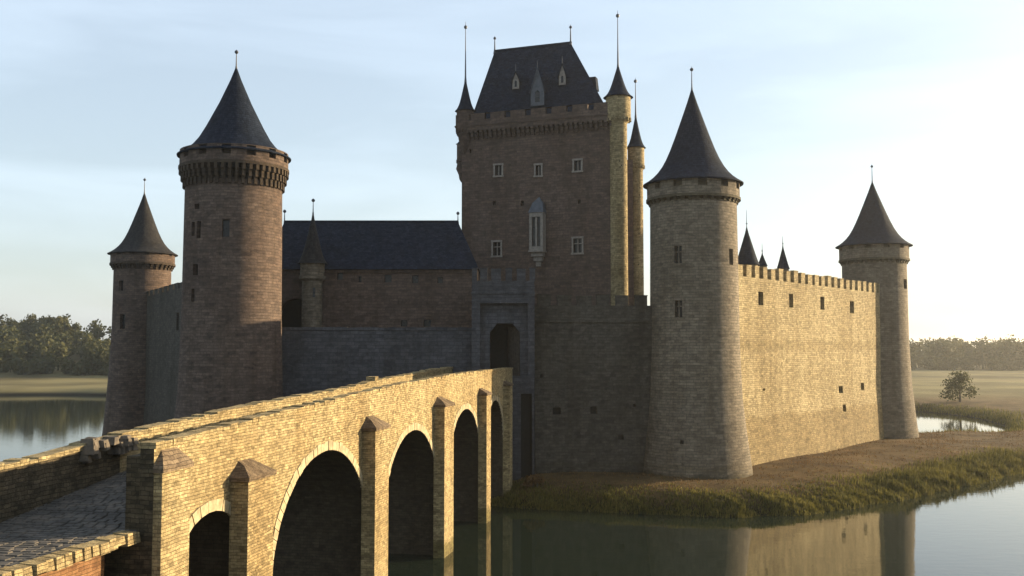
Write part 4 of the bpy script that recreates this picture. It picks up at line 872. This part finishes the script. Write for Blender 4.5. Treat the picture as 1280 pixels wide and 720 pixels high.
# grass
def blades(name, label, pos, hts, wid, m, lean=.35):
    n_ = len(pos); a = rng.random(n_) * 6.283; la = rng.random(n_) * 6.283; l_ = rng.random(n_) * lean * hts; p = np.array(pos)
    dx = np.stack([np.cos(a), np.sin(a), np.zeros(n_)], 1) * (wid / 2)[:, None]; tip = p + np.stack([np.cos(la) * l_, np.sin(la) * l_, hts], 1); mid = p * .5 + tip * .5 - np.stack([np.cos(la) * l_ * .15, np.sin(la) * l_ * .15, np.zeros(n_)], 1)
    V_ = np.stack([p - dx, p + dx, mid + dx * .7, tip, mid - dx * .7], 1).reshape(-1, 3); F_ = np.arange(n_ * 5).reshape(-1, 5)
    o = np_mesh(name, V_, F_, M[m], var=rng.random(n_)); o['kind'] = 'stuff'; o['label'] = label; o['category'] = 'grass'; return o
sf = np.array(shore_front + [(80, 124), (108, 150)]); seg = np.hypot(*np.diff(sf, axis=0).T); cum = np.concatenate([[0], np.cumsum(seg)])
n_ = 90000; s = rng.random(n_) * cum[-1]; bx = np.interp(s, cum, sf[:, 0]); by = np.interp(s, cum, sf[:, 1]); inw = rng.gamma(2.0, 1.1, n_) - .7
nx = np.interp(s, cum, np.gradient(sf[:, 0])); nyy = np.interp(s, cum, np.gradient(sf[:, 1])); ln = np.hypot(nx, nyy) + 1e-9
px_ = bx - nyy / ln * inw; py_ = by + nx / ln * inw; cl = .5 + .25 * np.sin(s * .9 + 2 * np.sin(s * .23) + inw * .8) * np.sin(s * .37 + 1) + .28 * np.sin(s * 2.7 + 1.9 * inw) * np.sin(inw * 1.4 + s * .6) + .12 * np.sin(s * 6.1 - inw * 3.3); cl = np.clip(cl, 0, 1); keep_ = rng.random(n_) < .35 + .65 * cl
px_, py_, cl, inw, s = px_[keep_], py_[keep_], cl[keep_], inw[keep_], s[keep_]; zz = land_h(px_[None], py_[None])[0]; ok = zz > -.35
right = np.clip((s - 30) / 30, 0, 1); hh = (.22 + .85 * cl ** 1.6 * (.35 + 1.15 * right)) * rng.uniform(.6, 1.3, len(s)) * np.clip(1.25 - inw * .14, .3, 1)
blades('bank_reeds', 'tall yellow green grass and reeds along the island waterline', np.stack([px_, py_, zz - .03], 1)[ok], hh[ok], np.full(ok.sum(), .085), 'grass')
n_ = 70000; gx = rng.uniform(-3, 95, n_); gy = rng.uniform(88, 158, n_); zz = land_h(gx[None], gy[None])[0]; cl = np.sin(gx * .5 + np.sin(gy * .4) * 2) * np.sin(gy * .6 + 1)
ok = (zz > .9) & (rng.random(n_) < .45 + .5 * cl) & (gy < 100 + (gx) * .9)
blades('dry_turf', 'short brown dry grass on the island below the sunlit wall', np.stack([gx, gy, zz - .02], 1)[ok], rng.uniform(.08, .28, ok.sum()), np.full(ok.sum(), .09), 'dry', lean=.8)
ring = np.array(pond + [pond[0]]); seg = np.hypot(*np.diff(ring, axis=0).T); cum = np.concatenate([[0], np.cumsum(seg)]); n_ = 22000; s = rng.random(n_) * cum[-1]
px_ = np.interp(s, cum, ring[:, 0]) + rng.normal(0, 2.2, n_); py_ = np.interp(s, cum, ring[:, 1]) + rng.normal(0, 2.6, n_); zz = land_h(px_[None], py_[None])[0]; ok = (zz > .05) & (px_ > 52)
blades('pond_reeds', 'reeds and rushes fringing the small bright pond at the right', np.stack([px_, py_, zz - .03], 1)[ok], rng.uniform(.25, .8, ok.sum()), np.full(ok.sum(), .14), 'grass')

# ------------------------------------------------------------------ haze
if True:
    m = bpy.data.materials.new('haze_air'); m.use_nodes = True; t = m.node_tree; t.nodes.clear(); o_ = t.nodes.new('ShaderNodeOutputMaterial'); v = t.nodes.new('ShaderNodeVolumePrincipled')
    v.inputs['Color'].default_value = (.96, .95, .90, 1); v.inputs['Density'].default_value = .00019; v.inputs['Anisotropy'].default_value = .7; t.links.new(v.outputs[0], o_.inputs['Volume'])
    q = MB(); q.box((0, 2870, 29.5), (8100, 6000, 64.5)); hz = q.build('haze', m); hz['kind'] = 'stuff'; hz['label'] = 'thin pale morning haze hanging over the water and land'; hz['category'] = 'haze'
